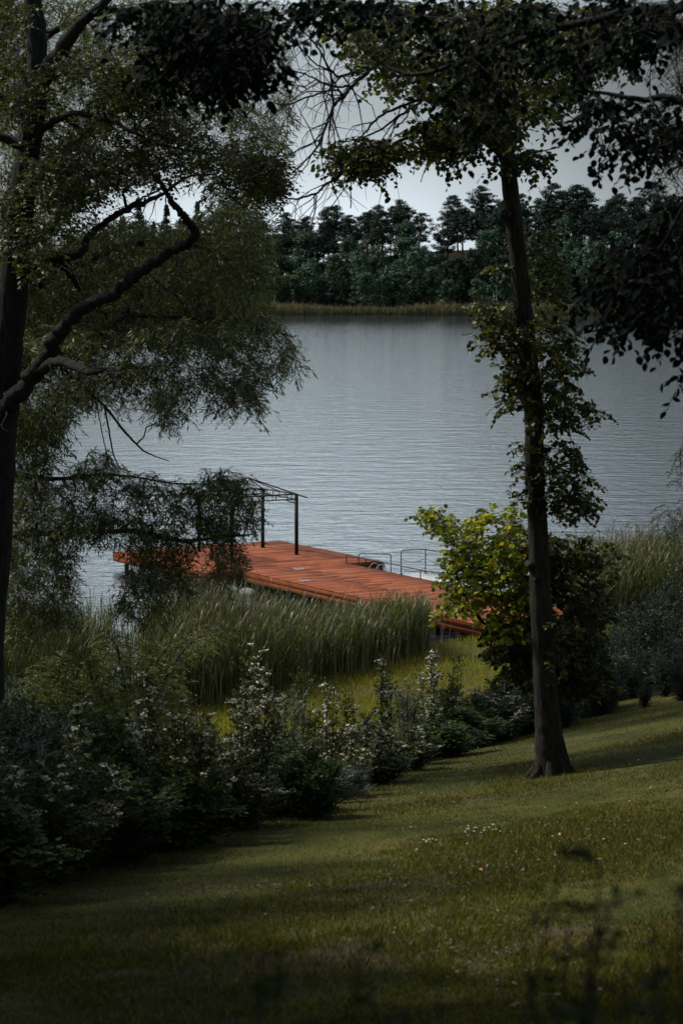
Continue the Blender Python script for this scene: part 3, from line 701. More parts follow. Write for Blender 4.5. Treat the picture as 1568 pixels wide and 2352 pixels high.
tw.build('branches', M['twig'], lt, LT); lf.build('foliage', M['maple'], lt, LT)

YW = 48
wt = thing('willow_tree', 'large willow with hanging narrow leaves covering the left side', 'tree', (-10.5, YW + 3, float(hgt(-10.5, YW + 3)))); WT = np.array(wt.location)
g = MB(); LPs = []
g0 = WT + [0, 0, -.3]
LPs.append(limb(g, [[*g0, .5], [-9.6, YW + 2, 5, .42], [-8.6, YW + 1, 9, .36], [-7.5, YW, 13, .28], [-6.5, YW, 18, .2], [-6, YW, 24, .1]], 12, 6, .05))
LPs.append(px_limb(g, [(-200, 700, 40), (0, 500, 30), (120, 380, 24), (260, 260, 18), (400, 180, 12), (540, 140, 7), (640, 170, 3)], (YW + 1, YW - 2), 8, .15))
LPs.append(px_limb(g, [(-200, 760, 40), (0, 700, 28), (150, 620, 22), (300, 560, 16), (430, 560, 11), (540, 600, 7), (610, 640, 3)], (YW + 1, YW + 1), 8, .15))
LPs.append(px_limb(g, [(-200, 900, 40), (0, 850, 26), (160, 800, 20), (250, 750, 18), (300, 725, 12), (430, 730, 8), (560, 735, 5), (660, 770, 2.5)], (YW + 1, YW - 1), 8, .15))
LPs.append(px_limb(g, [(-200, 300, 30), (0, 180, 22), (140, 60, 16), (300, 20, 10), (480, 30, 6), (620, 40, 3)], (YW + 1, YW - 2), 8, .15))
LPs.append(px_limb(g, [(-200, 1210, 22), (0, 1228, 16), (120, 1224, 14), (250, 1220, 12), (330, 1223, 11), (420, 1242, 9), (520, 1232, 6), (580, 1228, 3)], (YW, YW - 2), 8, .12))
LPs.append(px_limb(g, [(-200, 1010, 26), (0, 1080, 18), (120, 1100, 10), (260, 1090, 6), (400, 1110, 4), (520, 1110, 2.5)], (YW, YW - 1), 7, .15))
LPs.append(px_limb(g, [(150, 850, 9), (183, 885, 8), (238, 930, 7), (297, 1004, 6), (339, 1040, 4), (389, 1059, 2)], YW - 2, 6, .2))
LPs.append(px_limb(g, [(240, 932, 5), (252, 999, 4), (261, 1045, 3.4), (278, 1080, 2.5)], YW - 2, 5, .2))
LPs.append(px_limb(g, [(215, 900, 4), (228, 960, 3), (240, 1020, 2.5), (250, 1060, 2)], YW - 1.6, 5, .3))
g.build('trunk', M['bark_dark'], wt, WT, True)
LP = np.vstack(LPs); tw = MB(); lf = MB()
W = [([(-30, -20), (655, -20), (668, 150), (662, 300), (632, 370), (640, 420), (610, 500), (500, 500), (490, 450), (450, 385), (380, 370), (300, 380), (240, 430), (120, 520), (-30, 520)], 4300, .5, .52, YW - 3, YW + 5),
     ([(-30, 560), (120, 540), (240, 500), (330, 510), (400, 520), (480, 480), (560, 440), (618, 480), (612, 560), (628, 640), (600, 720), (500, 760), (-30, 800)], 6400, .5, .44, YW - 1, YW + 6),
     ([(-30, 760), (330, 750), (610, 715), (665, 760), (690, 812), (665, 862), (630, 850), (600, 900), (585, 942), (560, 930), (540, 900), (515, 962), (490, 930), (470, 880), (430, 905), (410, 960), (378, 985), (345, 940), (330, 870), (296, 925), (255, 950), (225, 900), (160, 955), (120, 1010), (-30, 1020)], 3500, .36, .50, YW - 3, YW + 2),
     ([(-30, 930), (150, 960), (130, 1040), (105, 1100), (175, 1180), (170, 1440), (-30, 1480)], 2200, .4, .44, YW - 2, YW + 2),
     ([(195, 1050), (230, 1030), (300, 1095), (360, 1085), (420, 1110), (500, 1080), (560, 1100), (592, 1150), (585, 1215), (550, 1230), (560, 1280), (540, 1335), (500, 1325), (470, 1280), (440, 1310), (425, 1380), (390, 1350), (360, 1420), (320, 1440), (290, 1400), (262, 1420), (275, 1330), (330, 1280), (240, 1238), (205, 1232), (130, 1240), (90, 1150), (150, 1080)], 2100, .33, .49, YW - 3, YW)]
AA = []
for p, n, sc, th, y0, y1 in W: AA.append(anchors(p, n, y0, y1, sc, th, .06, 9))
A = np.vstack(AA); connect(tw, LP, A, 12, .035, .006, .003, maxn=1700)
D = R.normal(size=A.shape) * [.9, .7, .4] + [.2, 0, -.3]
sprays(lf, tw, A, D, .16 + .2 * R.random(len(A)), 10, .135, .023, 'narrow', .45, .7, .25, rt=.002)
tw.build('branches', M['twig'], wt, WT); lf.build('foliage', M['willow'], wt, WT)

# ============================================================ LIME TREE
b = ground_at(1268, 1782); YT = b[1]
lm = thing('lime_tree', 'slim leaning lime tree with leafy tufts along its dark trunk, right of centre', 'tree', b); LT = b
g = MB(); LPs = []
def c2(pts): return [(631.6 + x * .5972, y * .5972) for x, y in pts]
def c5(pts): return [(918.6 + x * .4141, 631.6 + y * .4141) for x, y in pts]
def c6(pts): return [(861.2 + x * .4508, 1148.3 + y * .4508) for x, y in pts]
tr = [(1268, 1800, 90), (1266, 1765, 74), (1261, 1700, 66), (1257, 1650, 60), (1252, 1580, 55), (1248, 1500, 53), (1243, 1400, 51), (1238, 1300, 48), (1234, 1200, 46), (1229, 1130, 46), (1227, 1050, 45), (1225, 950, 44), (1212, 820, 43), (1199, 700, 42), (1190, 600, 40), (1179, 500, 40), (1168, 400, 36), (1163, 350, 37), (1154, 280, 34), (1148, 180, 30), (1150, 60, 26), (1152, -120, 20), (1160, -400, 12)]
LPs.append(px_limb(g, tr, YT, 18, .02, rough=.07))
for px, py, w in ((1230, 1128, 20), (1228, 1150, 16), (1160, 492, 22), (1262, 1575, 18), (1215, 1298, 14), (1231, 1330, 12)):     # knots
    p = at(px, py, YT - .1); limb(g, [[*(p + [0, .12, -.0]), w / F * YT * .7], [*(p + [0, -.04, 0]), w / F * YT * .6], [*(p + [0, -.1, .01]), w / F * YT * .2]], 8, 2)
for a in np.arange(0, 6.28, .9):      # root flare
    d = np.array([np.cos(a), np.sin(a), 0]); limb(g, [[*(b + d * .09 + [0, 0, .5]), .05], [*(b + d * .17 + [0, 0, .13]), .075], [*(b + d * .34 + [0, 0, -.06]), .05]], 6, 3)
g2 = MB()
br = [
 (c2([(860, 590), (820, 540), (750, 500), (620, 480), (500, 530), (400, 590), (300, 640), (200, 710), (150, 745), (70, 765), (20, 745)]), 12, 2.5, 0, -1.5),
 (c2([(850, 560), (815, 440), (790, 400), (700, 340), (600, 370), (500, 400), (400, 450), (345, 510), (310, 540)]), 11, 3, 0, -1),
 (c2([(870, 420), (760, 330), (640, 240), (560, 180), (480, 170), (400, 230), (330, 300), (270, 360), (225, 410), (190, 500), (150, 580), (65, 665)]), 14, 3, 0, -1.5),
 (c2([(480, 200), (380, 245), (260, 290), (215, 270), (170, 190), (120, 130), (95, 110)]), 7, 2, -1, -1.6),
 (c2([(300, 330), (215, 330), (130, 290), (40, 260)]), 5, 2, -1.2, -1.8),
 (c2([(270, 370), (225, 345), (130, 370), (50, 400), (0, 395)]), 5, 2, -1.2, -1.8),
 (c2([(860, 300), (700, 130), (560, 60), (400, 60), (260, 70), (130, 95), (50, 150)]), 10, 2, 0, -1),
 (c2([(225, 400), (215, 300), (210, 270), (150, 240), (60, 140), (20, 110)]), 5, 1.6, -1.3, -1.8),
 (c2([(560, 390), (480, 440), (400, 500), (330, 530), (240, 550)]), 6, 2, -.6, -1),
 (c2([(680, 480), (580, 560), (540, 590), (430, 600), (370, 600)]), 5, 2, -.2, -.6),
 (c2([(860, 590), (830, 545), (790, 500), (740, 500)]), 8, 4, 0, .8),
 (c2([(900, 500), (960, 380), (1040, 330), (1120, 300)]), 9, 3, 0, .5),
 (c2([(900, 350), (1000, 200), (1150, 100), (1300, 60)]), 10, 3, 0, .5),
 (c2([(920, 620), (960, 595), (1020, 580), (1095, 566)]), 4, 1.4, 0, .4),
]
BP = []
for p, w0, w1, d0, d1 in br:
    m = len(p); rows = [(x, y, 1.15 * (w0 + (w1 - w0) * (i / (m - 1)) ** .8) + .5, YT + d0 + (d1 - d0) * i / (m - 1)) for i, (x, y) in enumerate(p)]
    BP.append(px_limb(g, rows, YT, 7, .35, rough=.15))
# knob ledge where shoots leave
for i, n in ((0, 30), (2, 46), (3, 24), (4, 16), (5, 18), (7, 14), (6, 20), (1, 16), (8, 10), (9, 10)):
    P = BP[i]; P = P[int(len(P) * (.45 if i in (0, 2, 1, 6) else .15)):]
    twiggy(g2, P, int(n * .5), .85, r=.01, kids=2, spread=.6)
for path, w in ((c2([(290, 640), (292, 700), (290, 800)]), 2.6), (c2([(225, 400), (222, 470), (232, 560)]), 2.8), (c2([(160, 750), (155, 800), (138, 870), (132, 920)]), 3.2), (c2([(295, 650), (310, 690), (335, 725)]), 3.2), (c2([(590, 560), (585, 620), (560, 700)]), 2), (c2([(515, 400), (505, 450), (455, 495)]), 3.2)):
    px_limb(g2, [(x, y, w) for x, y in path], YT - 1.2, 4, .4)
g.build('trunk', M['bark_lime'], lm, LT, True); g2.build('dead_twigs', M['twig'], lm, LT)
LP = np.vstack(LPs + BP)
tw = MB(); lf = MB()
CP = [(c2([(180, 0), (1300, 0), (1340, 240), (1200, 300), (1190, 330), (1110, 370), (1110, 440), (1080, 460), (1000, 440), (950, 470), (930, 500), (945, 520), (920, 560), (840, 540), (790, 555), (740, 540), (700, 470), (560, 400), (500, 400), (390, 400), (370, 350), (450, 290), (300, 200), (250, 130), (200, 90)]), 1900, YT - 3, YT + 2.5, .47),
      (c2([(195, 555), (260, 540), (400, 535), (460, 530), (500, 560), (490, 590), (430, 600), (430, 640), (380, 680), (330, 685), (345, 640), (300, 640), (210, 640)]), 210, YT - 1.8, YT - .6, .4),
      (c2([(520, 480), (620, 450), (720, 480), (760, 540), (750, 585), (690, 600), (620, 605), (560, 590), (550, 530)]), 200, YT - 1.4, YT + .2, .4),
      (c2([(930, 590), (960, 560), (1010, 570), (1045, 605), (1000, 640), (970, 650), (935, 620)]), 50, YT - .3, YT + .5, .3),
      (c2([(845, 600), (920, 590), (920, 640), (850, 640)]), 20, YT - .5, YT - .2, .2)]
A = np.vstack([anchors(p, n, y0, y1, .5, th, .1, 4) for p, n, y0, y1, th in CP]); connect(tw, LP, A, 9, .02, .006, .0032, maxn=500)
sprays(lf, tw, A, R.normal(size=A.shape) * [1, .8, .35] + [0, 0, -.1], .2 + .14 * R.random(len(A)), 7, .066, .058, 'round', .35, .8, .5)
tw.build('branches', M['twig'], lm, LT); lf.build('crown', M['lime'], lm, LT)
tw = MB(); lf = MB()
EP = [(c5([(410, 150), (560, 130), (620, 150), (650, 330), (640, 450), (520, 430), (460, 380), (380, 340), (490, 300), (480, 250), (410, 180)]), 120, YT - .7, YT + .2),
      (c5([(700, 200), (830, 200), (980, 320), (970, 400), (1000, 540), (960, 600), (1020, 650), (960, 680), (1040, 690), (1160, 780), (1000, 820), (890, 870), (800, 830), (700, 760), (550, 760), (540, 630), (650, 620), (590, 560), (560, 490), (660, 470), (660, 300)]), 420, YT - .9, YT + .7),
      (c5([(800, 930), (930, 910), (1030, 1000), (1000, 1050), (1060, 1130), (1030, 1180), (1080, 1290), (980, 1360), (900, 1340), (820, 1300), (800, 1100)]), 190, YT - .5, YT + .7),
      (c5([(655, 930), (710, 920), (700, 980), (660, 960)]), 8, YT - .3, YT), (c5([(640, 1050), (710, 1040), (700, 1080), (680, 1130)]), 12, YT - .3, YT), (c5([(660, 1200), (720, 1190), (715, 1280), (690, 1230)]), 10, YT - .3, YT),
      (c5([(580, 540), (650, 530), (650, 600), (600, 590)]), 18, YT - .3, YT),
      ([(1205, 518), (1297, 522), (1277, 567), (1313, 615), (1303, 657), (1259, 712), (1220, 705), (1211, 597)], 120, YT - .1, YT + 1.3),
      ([(1122, 592), (1180, 585), (1185, 640), (1150, 620)], 12, YT - .1, YT + .5),
      ([(1222, 1395), (1275, 1390), (1330, 1440), (1320, 1540), (1260, 1560), (1228, 1480)], 60, YT - .2, YT + .9)]
A = np.vstack([anchors(p, n, y0, y1, .35, .36, .12, 3) for p, n, y0, y1 in EP]); connect(tw, LPs[0], A, 7, .012, .004, .0028, maxn=200)
sprays(lf, tw, A, R.normal(size=A.shape) * [.9, .7, .35] + [0, -.1, -.05], .2, 8, .062, .052, 'round', .45, .9, .45)
tw.build('trunk_twigs', M['twig'], lm, LT); lf.build('trunk_shoots', M['lime'], lm, LT)

# young lime shoots behind the trunk
yb = YT + 1.3; bx = at(1262, 1500, yb)[0]; B0 = np.array([bx, yb, float(hgt(bx, yb))])
sh = thing('lime_sapling', 'bushy young lime with shoots tinted sunlit yellow behind the slim trunk', 'tree', B0)
g = MB(); LPs = []
for path in ([(850, 1000), (500, 560), (400, 330), (400, 200), (330, 100), (230, 55)], [(855, 1000), (600, 560), (480, 330), (520, 180), (540, 90), (630, 65)], [(860, 1000), (700, 620), (590, 300), (680, 170), (720, 70)], [(860, 1000), (830, 600), (900, 350), (960, 200), (1040, 240)], [(860, 1000), (960, 640), (1100, 400), (1220, 290)], [(850, 1000), (560, 640), (420, 530), (350, 560)]):
    rows = [(x, y, 6 - 4.6 * i / (len(path) - 1)) for i, (x, y) in enumerate(c6(path))]
    p0 = B0 + R.normal(size=3) * [.04, .1, 0]; w = [[*p0, .04]]
    for i, (x, y, ww) in enumerate(rows): p = at(x, y, yb + .25 * np.sin(i * 2.0)); w.append([*p, ww / 2 / F * yb])
    LPs.append(limb(g, w, 6, 5, .2))
g.build('stems', M['bark_lime'], sh, B0, True)
LP = np.vstack(LPs); tw = MB(); lf = MB()
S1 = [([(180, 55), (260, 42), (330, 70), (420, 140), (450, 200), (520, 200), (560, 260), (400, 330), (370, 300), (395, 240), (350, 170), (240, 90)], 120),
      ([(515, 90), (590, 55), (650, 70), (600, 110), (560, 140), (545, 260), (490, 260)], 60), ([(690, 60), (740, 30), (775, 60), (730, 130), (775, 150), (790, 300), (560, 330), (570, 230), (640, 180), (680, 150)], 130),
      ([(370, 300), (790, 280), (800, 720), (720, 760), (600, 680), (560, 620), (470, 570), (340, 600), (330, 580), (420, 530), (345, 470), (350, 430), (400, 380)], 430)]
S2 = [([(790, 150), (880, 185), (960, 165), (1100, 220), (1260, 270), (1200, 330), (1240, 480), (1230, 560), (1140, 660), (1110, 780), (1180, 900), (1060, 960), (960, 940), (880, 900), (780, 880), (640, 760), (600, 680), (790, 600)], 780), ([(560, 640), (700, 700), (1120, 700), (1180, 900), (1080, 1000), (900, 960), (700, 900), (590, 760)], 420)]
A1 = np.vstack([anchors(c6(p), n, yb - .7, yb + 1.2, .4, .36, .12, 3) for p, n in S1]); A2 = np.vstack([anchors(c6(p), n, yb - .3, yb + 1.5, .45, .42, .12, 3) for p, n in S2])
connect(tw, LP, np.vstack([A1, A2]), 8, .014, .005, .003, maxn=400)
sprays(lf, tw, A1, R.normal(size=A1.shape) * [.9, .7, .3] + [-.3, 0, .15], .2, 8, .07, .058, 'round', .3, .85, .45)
lf.build('sun_tinted_leaves', M['shoot'], sh, B0); lf = MB()  # left shoots take the yellower leaf colour as painted sunlight
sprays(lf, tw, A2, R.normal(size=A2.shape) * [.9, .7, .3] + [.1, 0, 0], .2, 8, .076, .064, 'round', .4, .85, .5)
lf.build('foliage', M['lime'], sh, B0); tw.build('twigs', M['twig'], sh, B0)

# ============================================================ NEAR OVERHANGING BOUGHS
nx = np.array([5.2, 15.5, float(hgt(5.2, 15.5))])
nr = thing('overhanging_tree', 'near dark tree whose broad-leaved boughs hang across the top and right edge', 'tree', nx)
g = MB(); LPs = []
LPs.append(limb(g, [[*(nx - [0, 0, .3]), .34], [5.0, 15.6, 12, .28], [4.8, 15.8, 14, .24], [4.3, 16, 17, .18], [4, 16, 21, .1]], 12, 5, .04))
YN = 16.5
for rows, y in (([(2300, 300), (1900, 120), (1568, -20), (1300, -60), (1000, -60), (800, -40), (560, -30), (420, 20)], (16, 17)), ([(1900, 120), (1568, 20), (1300, 60), (1100, 130), (950, 170), (850, 130)], (16, 17.5)),
                ([(2300, 700), (1900, 420), (1568, 390), (1450, 385), (1300, 352), (1150, 345)], (16, 16.5)), ([(2300, 950), (1800, 720), (1568, 640), (1450, 650), (1400, 700)], (16, 15.5)), ([(1900, 120), (1650, 40), (1500, 80), (1420, 150)], (16, 17))):
    if rows[0][0] == 2300 and rows[1][1] == 420: rows = [(2300, 700), (1900, 420), (1568, 235), (1480, 230), (1400, 215), (1325, 205)]
    n = len(rows); LPs.append(px_limb(g, [(x, yy, 26 * (1 - i / n) ** 1.3 + 3) for i, (x, yy) in enumerate(rows)], y, 7, .15))
g.build('trunk', M['bark_dark'], nr, nx, True)
LP = np.vstack(LPs); tw = MB(); lf = MB()
def c1(pts): return [(x * .4394, y * .4394) for x, y in pts]
NP = [(c1([(590, 90), (640, 30), (760, -20), (1400, -20), (1425, 100), (1470, 235), (1400, 270), (1440, 400), (1360, 400), (1280, 420), (1215, 500), (1160, 470), (1080, 490), (1060, 400), (960, 420), (880, 410), (820, 400), (830, 340), (700, 335), (780, 270), (870, 240), (860, 180), (760, 130), (700, 60)]), 420, .4),
      (c2([(420, -20), (1380, -20), (1370, 100), (1385, 200), (1340, 275), (1280, 240), (1180, 265), (1130, 220), (1060, 230), (960, 200), (900, 260), (860, 330), (850, 430), (800, 500), (730, 470), (690, 400), (640, 330), (680, 250), (660, 170), (560, 180), (600, 170), (560, 120), (520, 60), (440, 40)]), 200, .51),
      (c2([(90, -20), (440, -20), (420, 30), (200, 20), (150, 60), (110, 20)]), 60, .3),
      (c2([(1390, -20), (1600, -20), (1600, 130), (1500, 190), (1420, 225), (1380, 180), (1410, 80)]), 90, .48),
      (c2([(1090, 318), (1200, 348), (1290, 350), (1360, 370), (1440, 380), (1600, 360), (1600, 540), (1540, 560), (1490, 590), (1425, 650), (1350, 680), (1370, 600), (1290, 600), (1220, 630), (1265, 560), (1320, 510), (1260, 480), (1200, 480), (1170, 520), (1130, 525), (1180, 480), (1210, 400), (1140, 350)]), 125, .49),
      ([(1600, 430), (1530, 440), (1525, 490), (1460, 550), (1390, 600), (1330, 640), (1315, 660), (1400, 672), (1405, 720), (1365, 765), (1425, 768), (1455, 745), (1500, 760), (1600, 780)], 290, .45)]
A = np.vstack([anchors(p, n, YN - 1.6, YN + 1.6, .16, th, .08, 7) for p, n, th in NP]); connect(tw, LP, A, 9, .012, .004, .0022, maxn=420)
D = R.normal(size=A.shape) * [.9, .7, .3] + [-.35, 0, -.25]
sprays(lf, tw, A, D, .22, 7, .06, .045, 'round', .4, .8, .6, rt=.0018)
for rows in ([(1408, 715), (1385, 750), (1360, 790), (1345, 820)], [(1380, 655), (1350, 690), (1332, 765)], [(1500, 745), (1492, 790), (1483, 832)], [(1600, 855), (1560, 862), (1522, 880)], [(1568, 880), (1548, 905), (1530, 945)], [(1320, 268), (1345, 262), (1370, 280)], [(1300, 305), (1330, 290), (1350, 280)]):
    q = px_limb(tw, [(x, y, 1.6) for x, y in rows], YN - .5, 4, .2)
    P = q[np.linspace(1, len(q) - 1, 6).astype(int), :3]; leaves(lf, P, R.normal(size=(6, 3)) * .5 + [-.4, 0, -.7], .07, .04, 'round')
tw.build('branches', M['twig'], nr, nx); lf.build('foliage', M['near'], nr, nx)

# right edge feathery tree
rb = np.array([8.6, 44, float(hgt(8.6, 44))]); rt_ = thing('robinia_tree', 'feathery small-leaved tree reaching in at the right edge', 'tree', rb)
g = MB(); LP = limb(g, [[*(rb - [0, 0, .3]), .25], [8.5, 44, 7, .2], [8.2, 43.5, 12, .15], [7.9, 43.5, 18, .07]], 9, 5, .05); g.build('trunk', M['bark_dark'], rt_, rb, True)
tw = MB(); lf = MB(); RPz = [([(1500, 130), (1530, 60), (1620, 30), (1620, 500), (1500, 395), (1545, 340), (1485, 290), (1500, 200)], 420), ([(1620, 960), (1545, 1040), (1540, 1080), (1552, 1120), (1620, 1140)], 60), ([(1512, 1170), (1540, 1150), (1620, 1140), (1620, 1230), (1530, 1240)], 80), ([(1620, 1260), (1540, 1300), (1500, 1400), (1620, 1420)], 100)]
A = np.vstack([anchors(p, n, 42.5, 45, .5, .42, .12, 4) for p, n in RPz]); connect(tw, LP, A, 10, .02, .006, .003)
sprays(lf, tw, A, R.normal(size=A.shape) * [.8, .7, .3] + [-.4, 0, -.2], .3, 16, .045, .022, 'narrow', .4, 1.0, .1); tw.build('branches', M['twig'], rt_, rb); lf.build('foliage', M['robinia'], rt_, rb)

# yellow green frond bush on the left in front of the reeds
fb = ground_at(250, 1660); fb[1] = min(fb[1], 52); fb = np.array([-4.4, 50, float(hgt(-4.4, 50))])
ft = thing('young_robinia', 'spreading bush of feathery yellow-green fronds before the left reeds', 'bush', fb)
g = MB(); LPs = []
for tx, ty in ((120, 1500), (260, 1470), (400, 1470), (490, 1440), (350, 1560), (200, 1580), (430, 1530)):
    e = at(tx, ty, 49 + R.random()); m_ = fb * .45 + e * .55 + [0, 0, .5]; LPs.append(limb(g, [[*fb, .045], [*m_, .025], [*e, .008]], 6, 6, .2))
g.build('stems', M['twig'], ft, fb); LP = np.vstack(LPs); tw = MB(); lf = MB()
A = anchors([(160, 1490), (260, 1450), (330, 1475), (400, 1470), (500, 1425), (520, 1450), (470, 1490), (400, 1540), (440, 1590), (330, 1640), (160, 1640), (40, 1600), (70, 1530)], 1300, 48, 51, .6, .42, .1, 4)
connect(tw, LP, A, 10, .015, .005, .003); sprays(lf, tw, A, R.normal(size=A.shape) * [1, .8, .15] + [.3, 0, .05], .34, 20, .05, .02, 'narrow', .4, 1.0, .05); tw.build('twigs', M['twig'], ft, fb); lf.build('foliage', M['frond'], ft, fb)

# ============================================================ HEDGE SHRUBS
def make_shrub(name, label, cat, kind, seed, group, h=1.3, rad=.6, nst=16, loc=(0, 0, 0), spiky=.3, flowers=0):
    global R
    R0 = R; R = np.random.default_rng(seed)
    t = thing(name, label, cat, loc, 0, group); st = MB(); lf = MB(); fl = MB()
    az = R.random(nst) * 6.283; out = rad * (.25 + .75 * R.random(nst) ** .6); hh = h * (1 - .45 * (out / rad) ** 2) * (.75 + .35 * R.random(nst))
    hh[:2] = h; out[:2] *= .3
    tt = np.linspace(0, 1, 6)[None, :, None]; dirh = np.stack([np.cos(az), np.sin(az), 0 * az], -1)
    P = dirh[:, None] * out[:, None, None] * (tt ** (.8)) + np.array([0, 0, 1.]) * hh[:, None, None] * tt; P = P + R.normal(size=P.shape) * .02 * tt; P[:, 0, 2] -= .1
    tubes(st, P, np.linspace(.012, .003, 6)[None], 4)
    # side shoots
    per = {'haw': 60, 'silver': 56, 'bush': 66, 'scrub': 62}[kind]
    u = R.random((nst, per)) * .97 + .03
    i = np.clip((u * 5).astype(int), 0, 4); f = (u * 5 - i)[..., None]; ii = np.arange(nst)[:, None]
    A = (P[ii, i] * (1 - f) + P[ii, i + 1] * f); Q = A.reshape(-1, 3); uu = u.reshape(-1)
    wid = rad * (.42 if kind != 'haw' else .30) * (1.05 - uu) + .06
    E = R.normal(size=Q.shape) * [1, 1, .35]; E = nrm(E) * (wid * (.4 + .8 * R.random(len(Q))))[:, None] + [0, 0, .04]
    T = Q + E; tubes(st, np.stack([Q, (Q + T) / 2 + [0, 0, .01], T], 1), np.array([[.005, .004, .002]]), 3)
    D = nrm(E) + [0, 0, .35]
    if kind == 'haw': sprays(lf, None, (Q + T) / 2, D, .14, 8, .034, .024, 'round', .1, .9, .1)
    elif kind == 'silver': sprays(lf, None, (Q + T) / 2, D + [0, 0, .3], .18, 12, .06, .010, 'narrow', .0, .8, -.1)
    elif kind == 'scrub': sprays(lf, None, (Q + T) / 2, D, .2, 9, .05, .018, 'narrow', .1, .8, .0)
    else: sprays(lf, None, (Q + T) / 2, D, .17, 7, .055, .036, 'round', .2, .9, .1)
    if flowers:
        k = int(flowers * len(T)); j = np.argsort(-(uu + R.random(len(uu)) * .5))[:k] if kind == 'haw' else R.choice(len(T), k)
        C = T[j] + [0, 0, .015]; k = max(3, k // 2); C = C[R.permutation(len(C))[:k]]; m = 11; P2 = np.repeat(C, m, 0) + R.normal(size=(k * m, 3)) * [.018, .018, .009]
        leaves(fl, P2, R.normal(size=P2.shape) * [1, 1, .3], .028, .026, 'round', np.array([0, 0, 1.]) + R.normal(size=P2.shape) * .4)
    st.build('stems', M['twig'], t); lf.build('foliage', M[{'haw': 'hawthorn', 'silver': 'silver', 'bush': 'bush', 'scrub': 'scrub'}[kind]], t)
    if flowers: fl.build('blossom', M['blossom'], t)
    R = R0; return t
base = [(-120, 2105), (-60, 2080), (200, 2008), (400, 1960), (600, 1895), (750, 1845), (900, 1790), (1050, 1730), (1220, 1690), (1330, 1660), (1450, 1600), (1640, 1540)]
bp_ = np.array(base, float)
def base_pt(px): return ground_at(px, float(np.interp(px, bp_[:, 0], bp_[:, 1])))
SP = {}
def put_shrub(kind, loc, sc, label, variant, fl=0, h=1.3, rad=.6, nst=16):
    if 'shadowed' in label: o = _put(kind, loc, sc, label, variant, fl, h, rad, nst); o['group'] = 'tall shadowed bushes on the left'; return o
    return _put(kind, loc, sc, label, variant, fl, h, rad, nst)
def _put(kind, loc, sc, label, variant, fl, h, rad, nst):
    nm, cat, gp = {'haw': ('hawthorn_shrub', 'shrub', 'flowering hawthorns in the hedge'), 'silver': ('sea_buckthorn', 'shrub', 'silvery shrubs in the hedge'), 'bush': ('leafy_bush', 'bush', 'green bushes in the hedge'), 'scrub': ('scrub_willow', 'bush', 'grey-green bushes behind the slim trunk')}[kind]
    key = (kind, variant)
    if key not in SP:
        SP[key] = make_shrub(nm, label, cat, kind, variant * 31 + len(kind), gp, h, rad, nst, loc, flowers=fl); SP[key].rotation_euler = (0, 0, R.random() * 6.28); SP[key].scale = sc if hasattr(sc, '__len__') else (sc,) * 3; return SP[key]
    return dup(SP[key], loc, R.random() * 6.28, sc, label, gp)
def where(px):
    return ('at the left end of the hedge' if px < 180 else 'in the left part of the hedge' if px < 480 else 'in the middle of the hedge' if px < 820 else 'just left of the slim lime trunk' if px < 1225 else 'right of the slim lime trunk')
dist = 0; px = -110; cnt = 0
while px < 1640:
    p = base_pt(px); sc = .9 + .25 * R.random()
    cen = np.exp(-((px - 780) / 330) ** 2); hs = sc * (1.0 - .34 * cen)
    # front row of low green bushes, a second row of mixed shrubs behind
    q = p + [0, .55, 0]; q[2] = hgt(q[0], q[1])
    k = ['bush', 'haw', 'bush', 'bush', 'haw', 'bush', 'silver'][cnt % 7]
    front = .62 * hs
    if k == 'bush': put_shrub('bush', q, (sc, sc, front * 1.0), 'low green bush at the foot of the hedge, ' + where(px), 1 + cnt % 3, h=1.2, rad=.7)
    elif k == 'haw': put_shrub('haw', q, (sc, sc, front * 1.1), 'small hawthorn at the lawn side, ' + where(px), 1 + cnt % 2, fl=.10, h=1.35, rad=.6)
    else: put_shrub('silver', q, (sc * .9, sc * .9, front), 'low silvery shrub beside the lawn, ' + where(px), 1 + cnt % 2, h=1.25, rad=.65)
    step = .52 * F / p[1]; rows = [(1.5, .8), (2.6, .95)] if (px < 480 or px > 1000) else [(1.4, .8), (2.3, .72)]
    if px < 360: rows += [(3.9, 1.05)]
    for ri, (off, rs) in enumerate(rows):
        q = p + [R.normal() * .25, off + R.normal() * .25, 0]; q[2] = hgt(q[0], q[1])
        k = ['haw', 'bush', 'haw', 'silver', 'bush', 'haw', 'bush'][(cnt * 2 + ri * 3 + cnt // 5) % 7]
        if px > 1270: k = 'scrub' if (cnt + ri) % 3 else 'silver'
        s2 = rs * hs
        lab = {'silver': 'silvery grey-green sea buckthorn ', 'haw': 'white-flowered hawthorn ', 'bush': 'dense dark green bush ', 'scrub': 'dark grey-green small-leaved bush '}[k] + where(px)
        put_shrub(k, q, (s2 * 1.0, s2, s2), lab, (1 + (cnt + ri) % 2) if k in ('silver', 'scrub') else (1 + (cnt + ri) % 3 if k == 'bush' else 3 + (cnt + ri) % 2), fl=.12 if k == 'haw' else 0, h={'haw': 1.35, 'silver': 1.25, 'bush': 1.2, 'scrub': 1.5}[k], rad=.65)
    px += max(step, 22) * (.85 + .4 * R.random()); cnt += 1
